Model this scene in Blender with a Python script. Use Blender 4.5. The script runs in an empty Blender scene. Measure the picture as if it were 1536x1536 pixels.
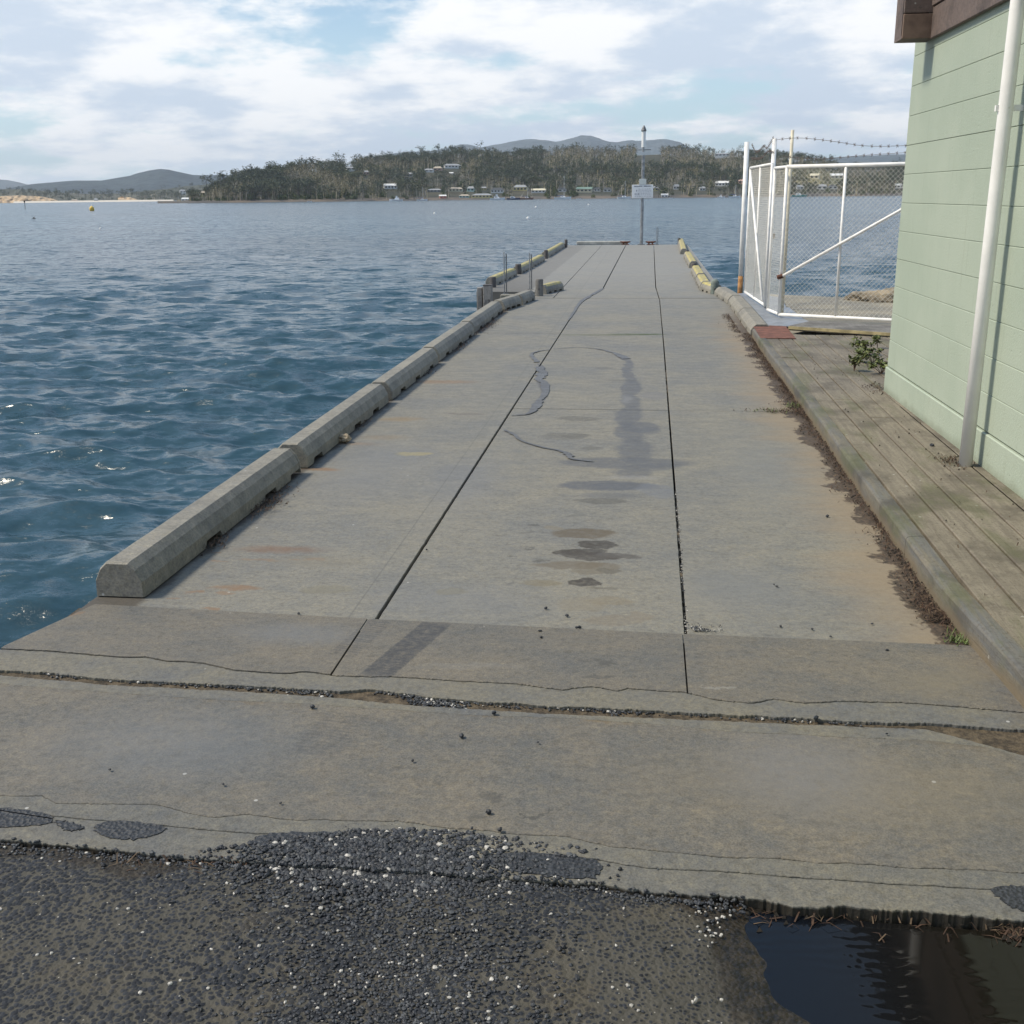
import bpy, bmesh, math, random
import numpy as np
from mathutils import Vector, Matrix, noise as mnoise
random.seed(7); rng = np.random.default_rng(11)
scn = bpy.context.scene
COL = scn.collection
# ---------------------------------------------------------------- camera model (survey of the place)
F = 1640.0; H = 1.6; WZ = -1.1
_p = math.atan((768-294)/F); _y = math.atan((978-768)*math.cos(_p)/F)
Fw = np.array([-math.sin(_y)*math.cos(_p), math.cos(_y)*math.cos(_p), -math.sin(_p)])
_r = np.array([math.cos(_y), math.sin(_y), 0.0]); _u = np.cross(_r, Fw)
_c, _s = math.cos(-0.0105), math.sin(-0.0105)
Rt = _c*_r+_s*_u; Up = -_s*_r+_c*_u
def ray(x, y): return Fw*F+Rt*(x-768)-Up*(y-768)
def g(x, y, z=0.0):
    d = ray(x, y); t = (z-H)/d[2]; q = np.array([0, 0, H])+t*d
    return Vector((float(q[0]), float(q[1]), float(q[2])))
def pr(X, Y, Z):
    v = np.array([X, Y, Z-H]); d = v@Fw
    return 768+F*(v@Rt)/d, 768-F*(v@Up)/d
def zat(X, Y, py):
    lo, hi = -3.0, 3000.0
    for _ in range(60):
        m = (lo+hi)/2
        if (np.array([X, Y, m-H])@Fw) > .01 and pr(X, Y, m)[1] > py: lo = m
        else: hi = m
    return (lo+hi)/2
def far(px, D, py=None):
    """point at ground distance D on the bearing seen at column px"""
    d = ray(px, 294-0.0105*(px-768)); n = math.hypot(d[0], d[1])
    X, Y = d[0]/n*D, d[1]/n*D
    return X, Y
cam = bpy.data.cameras.new('camera'); camo = bpy.data.objects.new('camera', cam); COL.objects.link(camo)
cam.sensor_width = 36; cam.lens = 36*F/1536; cam.clip_start = 0.05; cam.clip_end = 40000
M = Matrix(((Rt[0], Up[0], -Fw[0], 0), (Rt[1], Up[1], -Fw[1], 0), (Rt[2], Up[2], -Fw[2], H), (0, 0, 0, 1)))
camo.matrix_world = M; scn.camera = camo
scn.view_settings.view_transform = 'Standard'; scn.view_settings.look = 'None'
scn.view_settings.exposure = 0.6; scn.view_settings.gamma = 1
# ---------------------------------------------------------------- tagging
def tag(o, label=None, cat=None, group=None, kind=None):
    if label: o['label'] = label
    if cat: o['category'] = cat
    if group: o['group'] = group
    if kind: o['kind'] = kind
    return o
def empty(name, loc=(0, 0, 0), rz=0.0, label=None, cat=None, group=None):
    o = bpy.data.objects.new(name, None); COL.objects.link(o)
    o.location = loc; o.rotation_euler = (0, 0, rz); o.empty_display_size = 0.2
    return tag(o, label, cat, group)
def link(name, me, mats, parent=None, loc=None, rz=0):
    o = bpy.data.objects.new(name, me); COL.objects.link(o)
    if not isinstance(mats, (list, tuple)): mats = [mats]
    if not me.materials:
        for m in mats: me.materials.append(m)
    if parent: o.parent = parent
    if loc is not None: o.location = loc
    if rz: o.rotation_euler = (0, 0, rz)
    return o
class MB:
    """collects shapes into one mesh"""
    def __init__(s): s.v = []; s.f = []; s.m = []; s.mi = 0
    def add(s, vs, fs, mi=None):
        b = len(s.v); s.v += [tuple(v) for v in vs]
        for f in fs: s.f.append(tuple(b+i for i in f)); s.m.append(s.mi if mi is None else mi)
        return s
    def box(s, x0, x1, y0, y1, z0, z1, mi=None, ch=0.0):
        if ch <= 0:
            vs = [(x, y, z) for z in (z0, z1) for y in (y0, y1) for x in (x0, x1)]
            return s.add(vs, [(0, 2, 3, 1), (4, 5, 7, 6), (0, 1, 5, 4), (2, 6, 7, 3), (0, 4, 6, 2), (1, 3, 7, 5)], mi)
        bm = bmesh.new(); bmesh.ops.create_cube(bm, size=1)
        for v in bm.verts: v.co = Vector((x0+(v.co.x+.5)*(x1-x0), y0+(v.co.y+.5)*(y1-y0), z0+(v.co.z+.5)*(z1-z0)))
        bmesh.ops.bevel(bm, geom=list(bm.edges), offset=ch, segments=1, affect='EDGES')
        bm.verts.ensure_lookup_table(); bm.verts.index_update()
        s.add([v.co for v in bm.verts], [[v.index for v in f.verts] for f in bm.faces], mi); bm.free(); return s
    def obox(s, c, ax, ay, hz, mi=None):
        """box centred c with half-axis vectors ax, ay and half height hz"""
        c = Vector(c); ax = Vector(ax); ay = Vector(ay); az = Vector((0, 0, hz)) if not isinstance(hz, Vector) else hz
        vs = [c+i*ax+j*ay+k*az for k in (-1, 1) for j in (-1, 1) for i in (-1, 1)]
        return s.add(vs, [(0, 2, 3, 1), (4, 5, 7, 6), (0, 1, 5, 4), (2, 6, 7, 3), (0, 4, 6, 2), (1, 3, 7, 5)], mi)
    def tube(s, pts, r, n=8, cap=True, mi=None, r2=None):
        pts = [Vector(p) for p in pts]; k = len(pts); b = []
        up = Vector((0, 0, 1))
        for i, p in enumerate(pts):
            t = (pts[min(i+1, k-1)]-pts[max(i-1, 0)]).normalized()
            a = t.cross(up)
            if a.length < 0.05: a = t.cross(Vector((1, 0, 0)))
            a.normalize(); c = t.cross(a).normalized()
            rr = r if not isinstance(r, (list, tuple)) else r[i]
            if r2 is not None: rr = r+(r2-r)*i/(k-1)
            b += [p+rr*(math.cos(2*math.pi*j/n)*a+math.sin(2*math.pi*j/n)*c) for j in range(n)]
        fs = [(i*n+j, i*n+(j+1) % n, (i+1)*n+(j+1) % n, (i+1)*n+j) for i in range(k-1) for j in range(n)]
        if cap: fs += [tuple(range(n))[::-1], tuple((k-1)*n+j for j in range(n))]
        return s.add(b, fs, mi)
    def prism(s, poly, z0, z1, mi=None):
        n = len(poly); vs = [(p[0], p[1], z0) for p in poly]+[(p[0], p[1], z1) for p in poly]
        fs = [tuple(range(n, 2*n)), tuple(range(n))[::-1]]+[(i, (i+1) % n, n+(i+1) % n, n+i) for i in range(n)]
        return s.add(vs, fs, mi)
    def mesh(s, name='mesh', smooth=False):
        me = bpy.data.meshes.new(name); me.from_pydata(s.v, [], s.f)
        me.polygons.foreach_set('material_index', s.m)
        if smooth: me.polygons.foreach_set('use_smooth', [True]*len(s.f))
        me.update(); me.validate()
        bm = bmesh.new(); bm.from_mesh(me); bmesh.ops.recalc_face_normals(bm, faces=bm.faces); bm.to_mesh(me); bm.free()
        return me
    def build(s, name, mats, parent=None, loc=None, rz=0, smooth=False):
        return link(name, s.mesh(name, smooth), mats, parent, loc, rz)
def npmesh(name, V, Fc, mi=None, smooth=False):
    V = np.asarray(V, dtype=np.float32); Fc = np.asarray(Fc, dtype=np.int32); k = Fc.shape[1]
    me = bpy.data.meshes.new(name); me.vertices.add(len(V)); me.vertices.foreach_set('co', V.ravel())
    me.loops.add(Fc.size); me.loops.foreach_set('vertex_index', Fc.ravel())
    me.polygons.add(len(Fc)); me.polygons.foreach_set('loop_start', np.arange(0, Fc.size, k, dtype=np.int32))
    if mi is not None: me.polygons.foreach_set('material_index', np.asarray(mi, dtype=np.int32))
    me.polygons.foreach_set('use_smooth', np.full(len(Fc), smooth))
    me.update(calc_edges=True); return me
# ---------------------------------------------------------------- materials
class NT:
    def __init__(s, name):
        s.mat = bpy.data.materials.new(name); s.mat.use_nodes = True; s.t = s.mat.node_tree; s.t.nodes.clear()
        s.out = s.n('ShaderNodeOutputMaterial'); s.b = s.n('ShaderNodeBsdfPrincipled')
        s.l(s.b.outputs[0], s.out.inputs['Surface']); s.tc = s.n('ShaderNodeTexCoord')
    def n(s, ty, **k):
        nd = s.t.nodes.new(ty)
        for a, v in k.items(): setattr(nd, a, v)
        return nd
    def l(s, a, b): s.t.links.new(a, b)
    def inp(s, nd, i, v):
        if isinstance(v, bpy.types.NodeSocket): s.l(v, nd.inputs[i])
        elif v is not None: nd.inputs[i].default_value = v
    def noise(s, vec, scale, detail=4, rough=.55, dist=0.0, col=False):
        nd = s.n('ShaderNodeTexNoise'); s.inp(nd, 'Vector', vec)
        nd.inputs['Scale'].default_value = scale; nd.inputs['Detail'].default_value = detail
        nd.inputs['Roughness'].default_value = rough; nd.inputs['Distortion'].default_value = dist
        return nd.outputs['Color' if col else 'Fac']
    def vor(s, vec, scale, feat='F1', out='Distance', rnd=1.0):
        nd = s.n('ShaderNodeTexVoronoi', feature=feat); s.inp(nd, 'Vector', vec); nd.inputs['Scale'].default_value = scale
        nd.inputs['Randomness'].default_value = rnd
        return nd.outputs[out]
    def mr(s, v, a, b, c=0.0, d=1.0, smooth=True):
        nd = s.n('ShaderNodeMapRange', interpolation_type='SMOOTHSTEP' if smooth else 'LINEAR')
        s.inp(nd, 0, v); s.inp(nd, 1, a); s.inp(nd, 2, b); s.inp(nd, 3, c); s.inp(nd, 4, d); return nd.outputs[0]
    def mix(s, f, a, b, mode='MIX'):
        nd = s.n('ShaderNodeMix', data_type='RGBA', blend_type=mode)
        s.inp(nd, 0, f); 
        for i, v in ((6, a), (7, b)):
            if isinstance(v, (tuple, list)): v = tuple(v)+(1.0,) if len(v) == 3 else tuple(v)
            s.inp(nd, i, v)
        return nd.outputs[2]
    def math(s, op, a, b=None, c=None, clamp=False):
        nd = s.n('ShaderNodeMath', operation=op, use_clamp=clamp); s.inp(nd, 0, a); s.inp(nd, 1, b); s.inp(nd, 2, c); return nd.outputs[0]
    def vm(s, op, a, b=None, sc=None):
        nd = s.n('ShaderNodeVectorMath', operation=op); s.inp(nd, 0, a); s.inp(nd, 1, b)
        if sc is not None: s.inp(nd, 'Scale', sc)
        return nd.outputs['Value' if op in ('LENGTH', 'DISTANCE', 'DOT_PRODUCT') else 'Vector']
    def mapping(s, vec, loc=(0, 0, 0), rot=(0, 0, 0), scale=(1, 1, 1), ty='POINT'):
        nd = s.n('ShaderNodeMapping', vector_type=ty); s.inp(nd, 0, vec)
        nd.inputs['Location'].default_value = loc; nd.inputs['Rotation'].default_value = rot; nd.inputs['Scale'].default_value = scale
        return nd.outputs[0]
    def sep(s, vec):
        nd = s.n('ShaderNodeSeparateXYZ'); s.l(vec, nd.inputs[0]); return nd.outputs
    def bump(s, h, strength, dist=0.01, prev=None):
        nd = s.n('ShaderNodeBump'); s.inp(nd, 'Height', h); nd.inputs['Strength'].default_value = strength
        nd.inputs['Distance'].default_value = dist
        if prev is not None: s.l(prev, nd.inputs['Normal'])
        return nd.outputs[0]
    def fin(s, col=None, rough=None, normal=None, metal=None, spec=None):
        if isinstance(col, (tuple, list)): col = tuple(col)+(1.0,)
        s.inp(s.b, 'Base Color', col); s.inp(s.b, 'Roughness', rough); s.inp(s.b, 'Metallic', metal)
        s.inp(s.b, 'Specular IOR Level', spec)
        if normal is not None: s.l(normal, s.b.inputs['Normal'])
        return s.mat
def wpos(nt):
    return nt.n('ShaderNodeNewGeometry').outputs['Position']
def concrete(name, ca, cb, stains=(), streak=0.25, rough=.72, world=True, speck=0.35, grain=260, warpamt=0.05, extra=None, bstr=.35):
    """weathered concrete: two tones, speckle, broom streaks, plus spots of their own shape
       stains: (x, y, rx, ry, rot, colour, strength, softness)"""
    nt = NT(name); P = wpos(nt) if world else nt.tc.outputs['Object']
    n1 = nt.noise(P, 1.3, 6, .62); n2 = nt.noise(nt.mapping(P, scale=(1, 1.6, 1), loc=(5, 3, 0)), 6.5, 5, .6)
    fac = nt.math('ADD', nt.math('MULTIPLY', n1, .6), nt.math('MULTIPLY', n2, .4))
    c = nt.mix(nt.mr(fac, .36, .66), ca, cb)
    blot = nt.noise(nt.mapping(P, loc=(9, 2, 0)), 34, 5, .72); c = nt.mix(nt.mr(blot, .47, .66, 0, .6), c, nt.mix(1.0, c, (.66, .64, .60), 'MULTIPLY'))
    st = nt.noise(nt.mapping(P, scale=(2.0, 26, 2)), 3.0, 4, .7)
    c = nt.mix(nt.math('MULTIPLY', nt.mr(st, .35, .7), streak), c, nt.mix(1.0, c, (.72, .72, .72), 'MULTIPLY'))
    mo_ = nt.noise(nt.mapping(P, loc=(4, 4, 0)), 70, 4, .75); c = nt.mix(nt.mr(mo_, .5, .64, 0, .5), c, nt.mix(1.0, c, (1.28, 1.22, 1.08), 'MULTIPLY')); c = nt.mix(nt.mr(mo_, .5, .38, 0, .45), c, nt.mix(1.0, c, (.70, .74, .80), 'MULTIPLY'))
    gr = nt.noise(P, grain, 3, .7); gr2 = nt.noise(P, grain*.28, 3, .7)
    c = nt.mix(nt.math('MULTIPLY', nt.mr(gr, .4, .66), speck), c, nt.mix(1.0, c, (.55, .55, .56), 'MULTIPLY'))
    c = nt.mix(nt.math('MULTIPLY', nt.mr(gr2, .45, .68), speck*.75), c, nt.mix(1.0, c, (1.35, 1.32, 1.2), 'MULTIPLY'))
    # dark pinhead spots and pale flecks
    vd = nt.vor(nt.mapping(P, scale=(1, 1.3, 1)), 9.0); c = nt.mix(nt.mr(vd, .035, .05, .55, 0), c, (.05, .045, .04))
    vw = nt.vor(nt.mapping(P, loc=(3.3, 1.7, 0)), 4.0); c = nt.mix(nt.mr(vw, .018, .028, .5, 0), c, (.6, .6, .58))
    if stains:
        w = nt.noise(P, 7, 5, .7, col=True)
        wv = nt.vm('SCALE', nt.vm('SUBTRACT', w, (.5, .5, .5)), sc=warpamt*4)
        PW = nt.vm('ADD', P, wv)
        brk = nt.mr(nt.noise(P, 22, 4, .7), .3, .6, .65, 1)
        for (x, y, rx, ry, rot, colr, stg, sf) in stains:
            m = nt.mapping(PW, loc=(x, y, 0), rot=(0, 0, rot), scale=(rx, ry, 9), ty='TEXTURE')
            L = nt.vm('LENGTH', m); f = nt.mr(L, 1-sf, 1+sf*.3, stg, 0)
            c = nt.mix(nt.math('MULTIPLY', f, brk), c, colr)
    if extra: c = extra(nt, P, c)
    h = nt.math('ADD', nt.math('MULTIPLY', gr, .5), nt.math('MULTIPLY', gr2, .5))
    nrm = nt.bump(h, bstr, .004); nrm = nt.bump(nt.noise(P, 5, 4, .6), .25, .02, nrm)
    rg = nt.mr(n2, .3, .7, rough-.08, rough+.1)
    return nt.fin(c, rg, nrm)
def plain(name, col, rough=.6, metal=0.0, var=.25, scale=8, bump=.1, bscale=60, rust=None, rustamt=.5, stretch=(1, 1, 1)):
    nt = NT(name); P = nt.mapping(nt.tc.outputs['Object'], scale=stretch)
    n = nt.noise(P, scale, 5, .6)
    c = nt.mix(nt.mr(n, .35, .65), tuple(x*(1-var) for x in col), tuple(min(1, x*(1+var*.6)) for x in col))
    if rust is not None:
        n2 = nt.noise(nt.mapping(P, loc=(3, 7, 1)), scale*1.7, 6, .7); c = nt.mix(nt.mr(n2, rustamt, rustamt+.08), c, rust)
    return nt.fin(c, rough, nt.bump(nt.noise(P, bscale, 4, .6), bump, .01), metal)
def timber(name, ca, cb, dark=(.06, .055, .045), axis='Y', moss=0.0, rough=.8):
    nt = NT(name); P = wpos(nt)
    sc = {'Y': (14, .8, 14), 'X': (.8, 14, 14), 'Z': (14, 14, .8)}[axis]
    Q = nt.mapping(P, scale=sc)
    a = nt.noise(Q, 2.2, 6, .65, .4); c = nt.mix(nt.mr(a, .3, .7), ca, cb)
    fine = nt.noise(nt.mapping(P, scale=tuple(x*5 for x in sc)), 2, 4, .7)
    c = nt.mix(nt.mr(fine, .5, .75, 0, .5), c, dark)
    blot = nt.noise(P, 2.3, 5, .65); c = nt.mix(nt.mr(blot, .46, .64, 0, .75), c, tuple((x+y)*.27 for x, y in zip(ca, dark)))
    fl = nt.vor(P, 7.0); c = nt.mix(nt.mr(fl, .04, .06, .6, 0), c, (.5, .5, .47))
    sp = nt.noise(P, 55, 4, .75); c = nt.mix(nt.mr(sp, .5, .66, 0, .6), c, dark)
    if moss > 0:
        mo = nt.noise(nt.mapping(P, loc=(2, 9, 0), scale=(2.5, .7, 1)), 1.6, 6, .65); c = nt.mix(nt.mr(mo, .5, .62, 0, moss), c, (.085, .095, .035))
    return nt.fin(c, rough, nt.bump(nt.math('ADD', a, nt.math('MULTIPLY', fine, .6)), .45, .008))
# ---------------------------------------------------------------- sky, sun, air
SUN_AZ = math.radians(-97); SUN_EL = math.radians(50)      # azimuth from +Y, negative = towards -X
sd = Vector((math.sin(SUN_AZ)*math.cos(SUN_EL), math.cos(SUN_AZ)*math.cos(SUN_EL), math.sin(SUN_EL)))
w = bpy.data.worlds.new('World'); scn.world = w; w.use_nodes = True
t = w.node_tree; t.nodes.clear()
def wn(ty, **k):
    n = t.nodes.new(ty)
    for a, v in k.items(): setattr(n, a, v)
    return n
def wl(a, b): t.links.new(a, b)
def wmath(op, a, b=None, cl=False):
    n = wn('ShaderNodeMath', operation=op, use_clamp=cl)
    for i, v in ((0, a), (1, b)):
        if isinstance(v, bpy.types.NodeSocket): wl(v, n.inputs[i])
        elif v is not None: n.inputs[i].default_value = v
    return n.outputs[0]
def wmr(v, a, b, c=0., d=1.):
    n = wn('ShaderNodeMapRange', interpolation_type='SMOOTHSTEP'); wl(v, n.inputs[0])
    for i, q in zip((1, 2, 3, 4), (a, b, c, d)): n.inputs[i].default_value = q
    return n.outputs[0]
def wmix(f, a, b):
    n = wn('ShaderNodeMix', data_type='RGBA')
    for i, v in ((0, f), (6, a), (7, b)):
        if isinstance(v, bpy.types.NodeSocket): wl(v, n.inputs[i])
        elif isinstance(v, (int, float)): n.inputs[i].default_value = v
        else: n.inputs[i].default_value = tuple(v)+(1.,)
    return n.outputs[2]
def wnoise(vec, sc, det, ro, loc):
    m = wn('ShaderNodeMapping'); wl(vec, m.inputs[0]); m.inputs['Location'].default_value = loc
    n = wn('ShaderNodeTexNoise'); wl(m.outputs[0], n.inputs['Vector']); n.inputs['Scale'].default_value = sc
    n.inputs['Detail'].default_value = det; n.inputs['Roughness'].default_value = ro; return n.outputs['Fac']
sky = wn('ShaderNodeTexSky', sky_type='NISHITA'); sky.sun_disc = False
sky.sun_elevation = SUN_EL; sky.sun_rotation = SUN_AZ; sky.altitude = 5; sky.air_density = 1.0; sky.dust_density = 1.5; sky.ozone_density = 1.2
tc = wn('ShaderNodeTexCoord'); sp = wn('ShaderNodeSeparateXYZ'); wl(tc.outputs['Generated'], sp.inputs[0])
zc = wmath('ADD', wmath('MAXIMUM', sp.outputs[2], 0.0), 0.21)
cx = wn('ShaderNodeCombineXYZ'); wl(wmath('DIVIDE', sp.outputs[0], zc), cx.inputs[0]); wl(wmath('DIVIDE', sp.outputs[1], zc), cx.inputs[1])
PV = cx.outputs[0]
cover = wnoise(PV, 1.35, 10, .60, (3.1, 1.3, 0)); thick = wnoise(PV, 1.9, 9, .62, (7.7, 9.1, 4)); veil = wnoise(PV, .16, 5, .6, (1, 21, 2))
gapc = wmix(wmr(sp.outputs[2], .05, .27), (4.3, 6.1, 7.0), (1.1, 2.4, 4.6))       # clear air between the clouds
clear = wmix(.35, gapc, sky.outputs[0])
cl = wmix(wmr(thick, .42, .60), (7.4, 7.45, 7.5), (4.5, 5.2, 6.1))              # bright tops, blue-grey bellies
high = wmix(wmr(sp.outputs[2], .15, .27), cl, wmix(.7, cl, (1.5, 2.5, 3.9)))      # overhead cloud is thinner and greyer
msk = wmath('MAXIMUM', wmr(cover, .37, .48), wmr(veil, .50, .7, 0, .7))
msk = wmath('MULTIPLY', msk, wmr(sp.outputs[2], .15, .30, 1.0, .6))
skyc = wmix(msk, clear, high)
low = wmix(wmr(sp.outputs[2], -.02, .05, .55, 0.), skyc, (5.3, 6.2, 6.9))
bg = wn('ShaderNodeBackground'); wl(low, bg.inputs[0]); bg.inputs[1].default_value = 0.100
wo = wn('ShaderNodeOutputWorld'); wl(bg.outputs[0], wo.inputs[0])
sl = bpy.data.lights.new('sun', 'SUN'); sl.energy = 3.0; sl.angle = math.radians(10); sl.color = (1.0, .90, .74)
so = bpy.data.objects.new('sun', sl); COL.objects.link(so); so.rotation_euler = sd.to_track_quat('Z', 'Y').to_euler(); so.location = (0, 0, 60)
# air: one closed box
hz = MB().box(-9500, 9500, -3500, 10500, -14, 440).build('haze', [])
hz.data.materials.clear()
hm = bpy.data.materials.new('haze'); hm.use_nodes = True; ht = hm.node_tree; ht.nodes.clear()
ho = ht.nodes.new('ShaderNodeOutputMaterial'); hv = ht.nodes.new('ShaderNodeVolumePrincipled')
hv.inputs['Color'].default_value = (.78, .88, 1.0, 1); hv.inputs['Density'].default_value = 7.5e-5; hv.inputs['Anisotropy'].default_value = .2
ht.links.new(hv.outputs[0], ho.inputs['Volume']); hz.data.materials.append(hm); tag(hz, kind='stuff')
hz.display_type = 'WIRE'
# ---------------------------------------------------------------- water
def build_water():
    ys = np.arange(1080, 1.6, -.85); ys = np.concatenate([ys, np.geomspace(1.5, .19, 22)])
    rr = 2951.0/ys; rr = np.concatenate([rr[:-1], [15000.]])
    th = np.concatenate([np.linspace(-78, -37, 60)[:-1], np.linspace(-37, 25, 900), np.linspace(25, 75, 60)[1:]])*math.pi/180
    Rr, Th = np.meshgrid(rr, th, indexing='ij'); X = Rr*np.sin(Th); Y = Rr*np.cos(Th)
    dr = np.gradient(rr)[:, None]; X0, Y0 = X.copy(), Y.copy(); Z = np.zeros_like(X)
    r2 = np.random.default_rng(5); N = 100
    lam = np.exp(r2.uniform(math.log(.20), math.log(2.9), N))
    # wind patches change the height of the chop
    def lowf(s, a, b): return np.sin(X0*s+a)*np.cos(Y0*s*.8+b)+.5*np.sin(X0*s*2.3+Y0*s*1.1+b)
    gust = np.clip(1+.22*lowf(.11, 1, 2)+.15*lowf(.37, 3, .5), .45, 1.6)
    for i in range(N):
        L = lam[i]; k = 2*math.pi/L
        an = math.radians(-98+r2.normal(0, 19 if L > 1.0 else 36)); dx, dy = math.cos(an), math.sin(an)
        slope = .023*math.exp(-((math.log(L/.62))/1.0)**2)+.021
        a = slope/k; att = np.clip((L/dr-1.2)/2.2, 0, 1); ph = k*(X0*dx+Y0*dy)+r2.uniform(0, 6.28)
        A = a*att*gust; Z += A*np.sin(ph); q = .8
        X += q*A*dx*np.cos(ph); Y += q*A*dy*np.cos(ph)
    Z += WZ; n0, n1 = X.shape
    V = np.stack([X, Y, Z], -1).reshape(-1, 3)
    idx = np.arange(n0*n1).reshape(n0, n1)
    Fc = np.stack([idx[:-1, :-1], idx[:-1, 1:], idx[1:, 1:], idx[1:, :-1]], -1).reshape(-1, 4)
    me = npmesh('water', V, Fc[:, ::-1], smooth=True)
    nt = NT('sea'); P = wpos(nt)
    big = nt.noise(nt.mapping(P, scale=(.010, .022, 1)), 1, 4, .6)
    c = nt.mix(nt.mr(big, .4, .6), (.019, .045, .062), (.025, .062, .085))
    cd = nt.n('ShaderNodeCameraData')
    Pn = nt.mapping(P, rot=(0, 0, .12), scale=(.62, 1, 1))
    fine = nt.noise(Pn, 13, 4, .66, .2); mid = nt.noise(nt.mapping(P, rot=(0, 0, .1), scale=(.42, 1, 1)), 2.4, 5, .66, .15)
    wide = nt.noise(nt.mapping(P, rot=(0, 0, .1), scale=(.4, 1, 1)), .55, 6, .7, .1)
    huge = nt.noise(nt.mapping(P, rot=(0, 0, .1), scale=(.35, 1, 1)), .17, 6, .72, .1); geo = nt.n('ShaderNodeNewGeometry').outputs['Normal']
    def slope(scale, det, ro, amp, st=.45, loc=(0, 0, 0)):
        c_ = nt.noise(nt.mapping(P, rot=(0, 0, .1), scale=(st, 1, 1), loc=loc), scale, det, ro, .1, col=True)
        return nt.vm('MULTIPLY', nt.vm('SUBTRACT', c_, (.5, .5, .5)), (amp*.28, amp, 0))
    sl1_ = slope(2.2, 6, .70, 2.3); sl2_ = nt.vm('ADD', slope(.30, 5, .62, .5, .4, (4, 9, 0)), slope(6.5, 4, .70, 1.7, .42, (1, 2, 0)))
    nv = nt.vm('NORMALIZE', nt.vm('ADD', geo, nt.vm('ADD', sl1_, sl2_)))
    nb = nt.bump(fine, .3, .022, nv)
    nt.b.inputs['IOR'].default_value = 1.333
    wc = nt.noise(nt.mapping(P, rot=(0, 0, .1), scale=(.9, 2.2, 1)), .8, 6, .7)
    c = nt.mix(nt.mr(wc, .80, .82, 0, .4), c, (.6, .65, .68))
    nt.fin(c, .17, nb)
    return link('water', me, nt.mat)
def nt_far(nt, P): return .55
sea = build_water(); tag(sea, kind='structure')
# ---------------------------------------------------------------- concrete apron, road, jetty deck
TAN = (.170, .150, .117); BLU = (.110, .112, .110); DK = (.06, .058, .052); RUST = (.19, .115, .062); DIRT = (.085, .066, .042)
def fn(*px, z=0.0, amp=.006, seed=0.0):
    q = [g(x, y, z) for x, y in px]; xs = [p.x for p in q]; ys = [p.y for p in q]
    o = np.argsort(xs); xs = np.array(xs)[o]; ys = np.array(ys)[o]
    def f(x):
        n = mnoise.noise(Vector((x*9, seed, 0)))*.6+mnoise.noise(Vector((x*31, seed+5, 0)))*.4+mnoise.noise(Vector((x*90, seed+9, 0)))*.35+mnoise.noise(Vector((x*210, seed+9, 0)))*.2
        return float(np.interp(x, xs, ys))+amp*n
    return f
LA = fn((130, 905), (562, 928), (1022, 950), (1440, 967), amp=.0015, seed=1)
LB = fn((31, 974), (70, 976), (180, 985), (219, 985), (250, 991), (305, 994), (352, 1005), (422, 1010), (461, 1007), (508, 1013), (600, 1015), (695, 1021), (773, 1025), (844, 1034), (890, 1029), (926, 1036), (941, 1032), (1027, 1038), (1077, 1049), (1127, 1054), (1161, 1048), (1205, 1054), (1256, 1051), (1375, 1054), (1536, 1068), amp=.010, seed=2)
LC = fn((0, 1004), (62, 1007), (156, 1017), (273, 1023), (390, 1028), (508, 1036), (559, 1032), (656, 1046), (832, 1058), (930, 1062), (1100, 1071), (1239, 1078), (1324, 1083), (1391, 1083), (1476, 1090), (1536, 1093), amp=.014, seed=3)
LD = fn((0, 1010), (156, 1024), (390, 1036), (508, 1044), (617, 1055), (812, 1067), (1100, 1079), (1239, 1085), (1391, 1091), (1476, 1113), (1536, 1130), amp=.010, seed=4)
LE = fn((0, 1024), (90, 1031), (156, 1036), (332, 1048), (430, 1052), (600, 1063), (703, 1070), (851, 1075), (969, 1083), (1100, 1095), (1266, 1103), (1391, 1108), (1476, 1118), (1536, 1134), amp=.007, seed=5)
LG = fn((0, 1191), (62, 1191), (86, 1202), (234, 1204), (281, 1216), (324, 1223), (375, 1219), (445, 1227), (600, 1229), (664, 1237), (750, 1246), (850, 1252), (922, 1268), (961, 1270), (1008, 1275), (1100, 1284), (1165, 1284), (1225, 1291), (1266, 1290), (1341, 1298), (1459, 1301), (1536, 1306), amp=.009, seed=6)
LJ = fn((0, 1212), (117, 1224), (250, 1235), (312, 1241), (390, 1247), (508, 1251), (640, 1262), (766, 1274), (852, 1279), (910, 1288), (969, 1298), (1100, 1304), (1205, 1313), (1286, 1318), (1429, 1327), (1536, 1331), amp=.006, seed=7)
LK = fn((0, 1255), (117, 1265), (215, 1276), (293, 1284), (352, 1286), (600, 1303), (883, 1321), (969, 1333), (1100, 1340), (1205, 1354), (1375, 1361), (1536, 1376), amp=.016, seed=8)
def stripX(mb, lo, hi, x0, x1, zt, zb, gl=.002, gh=.002, mi=0, step=.006):
    """slab between two wandering lines lo(x) and hi(x)"""
    n = max(2, int((x1-x0)/step)); V = []; Fs = []
    for i in range(n+1):
        x = x0+(x1-x0)*i/n; e1 = gl*(1+1.9*mnoise.noise(Vector((x*14, 3, 1)))); e2 = gh*(1+.7*mnoise.noise(Vector((x*14, 8, 1))))
        a, b = lo(x)+max(.0002, e1), hi(x)-max(.0002, e2)
        V += [(x, a, zb), (x, a, zt-.0018), (x, a+.0015, zt), (x, b-.0015, zt), (x, b, zt-.0018), (x, b, zb)]
    for i in range(n):
        for j in range(5): Fs.append((i*6+j, (i+1)*6+j, (i+1)*6+j+1, i*6+j+1))
    Fs += [tuple(range(6)), tuple(n*6+j for j in range(6))[::-1]]
    mb.add(V, Fs, mi)
def S(px, py, rx, ry, rot, col, stg, sf=.35):
    q = g(px, py); return (q.x, q.y, rx, ry, rot, col, stg, sf)
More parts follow.
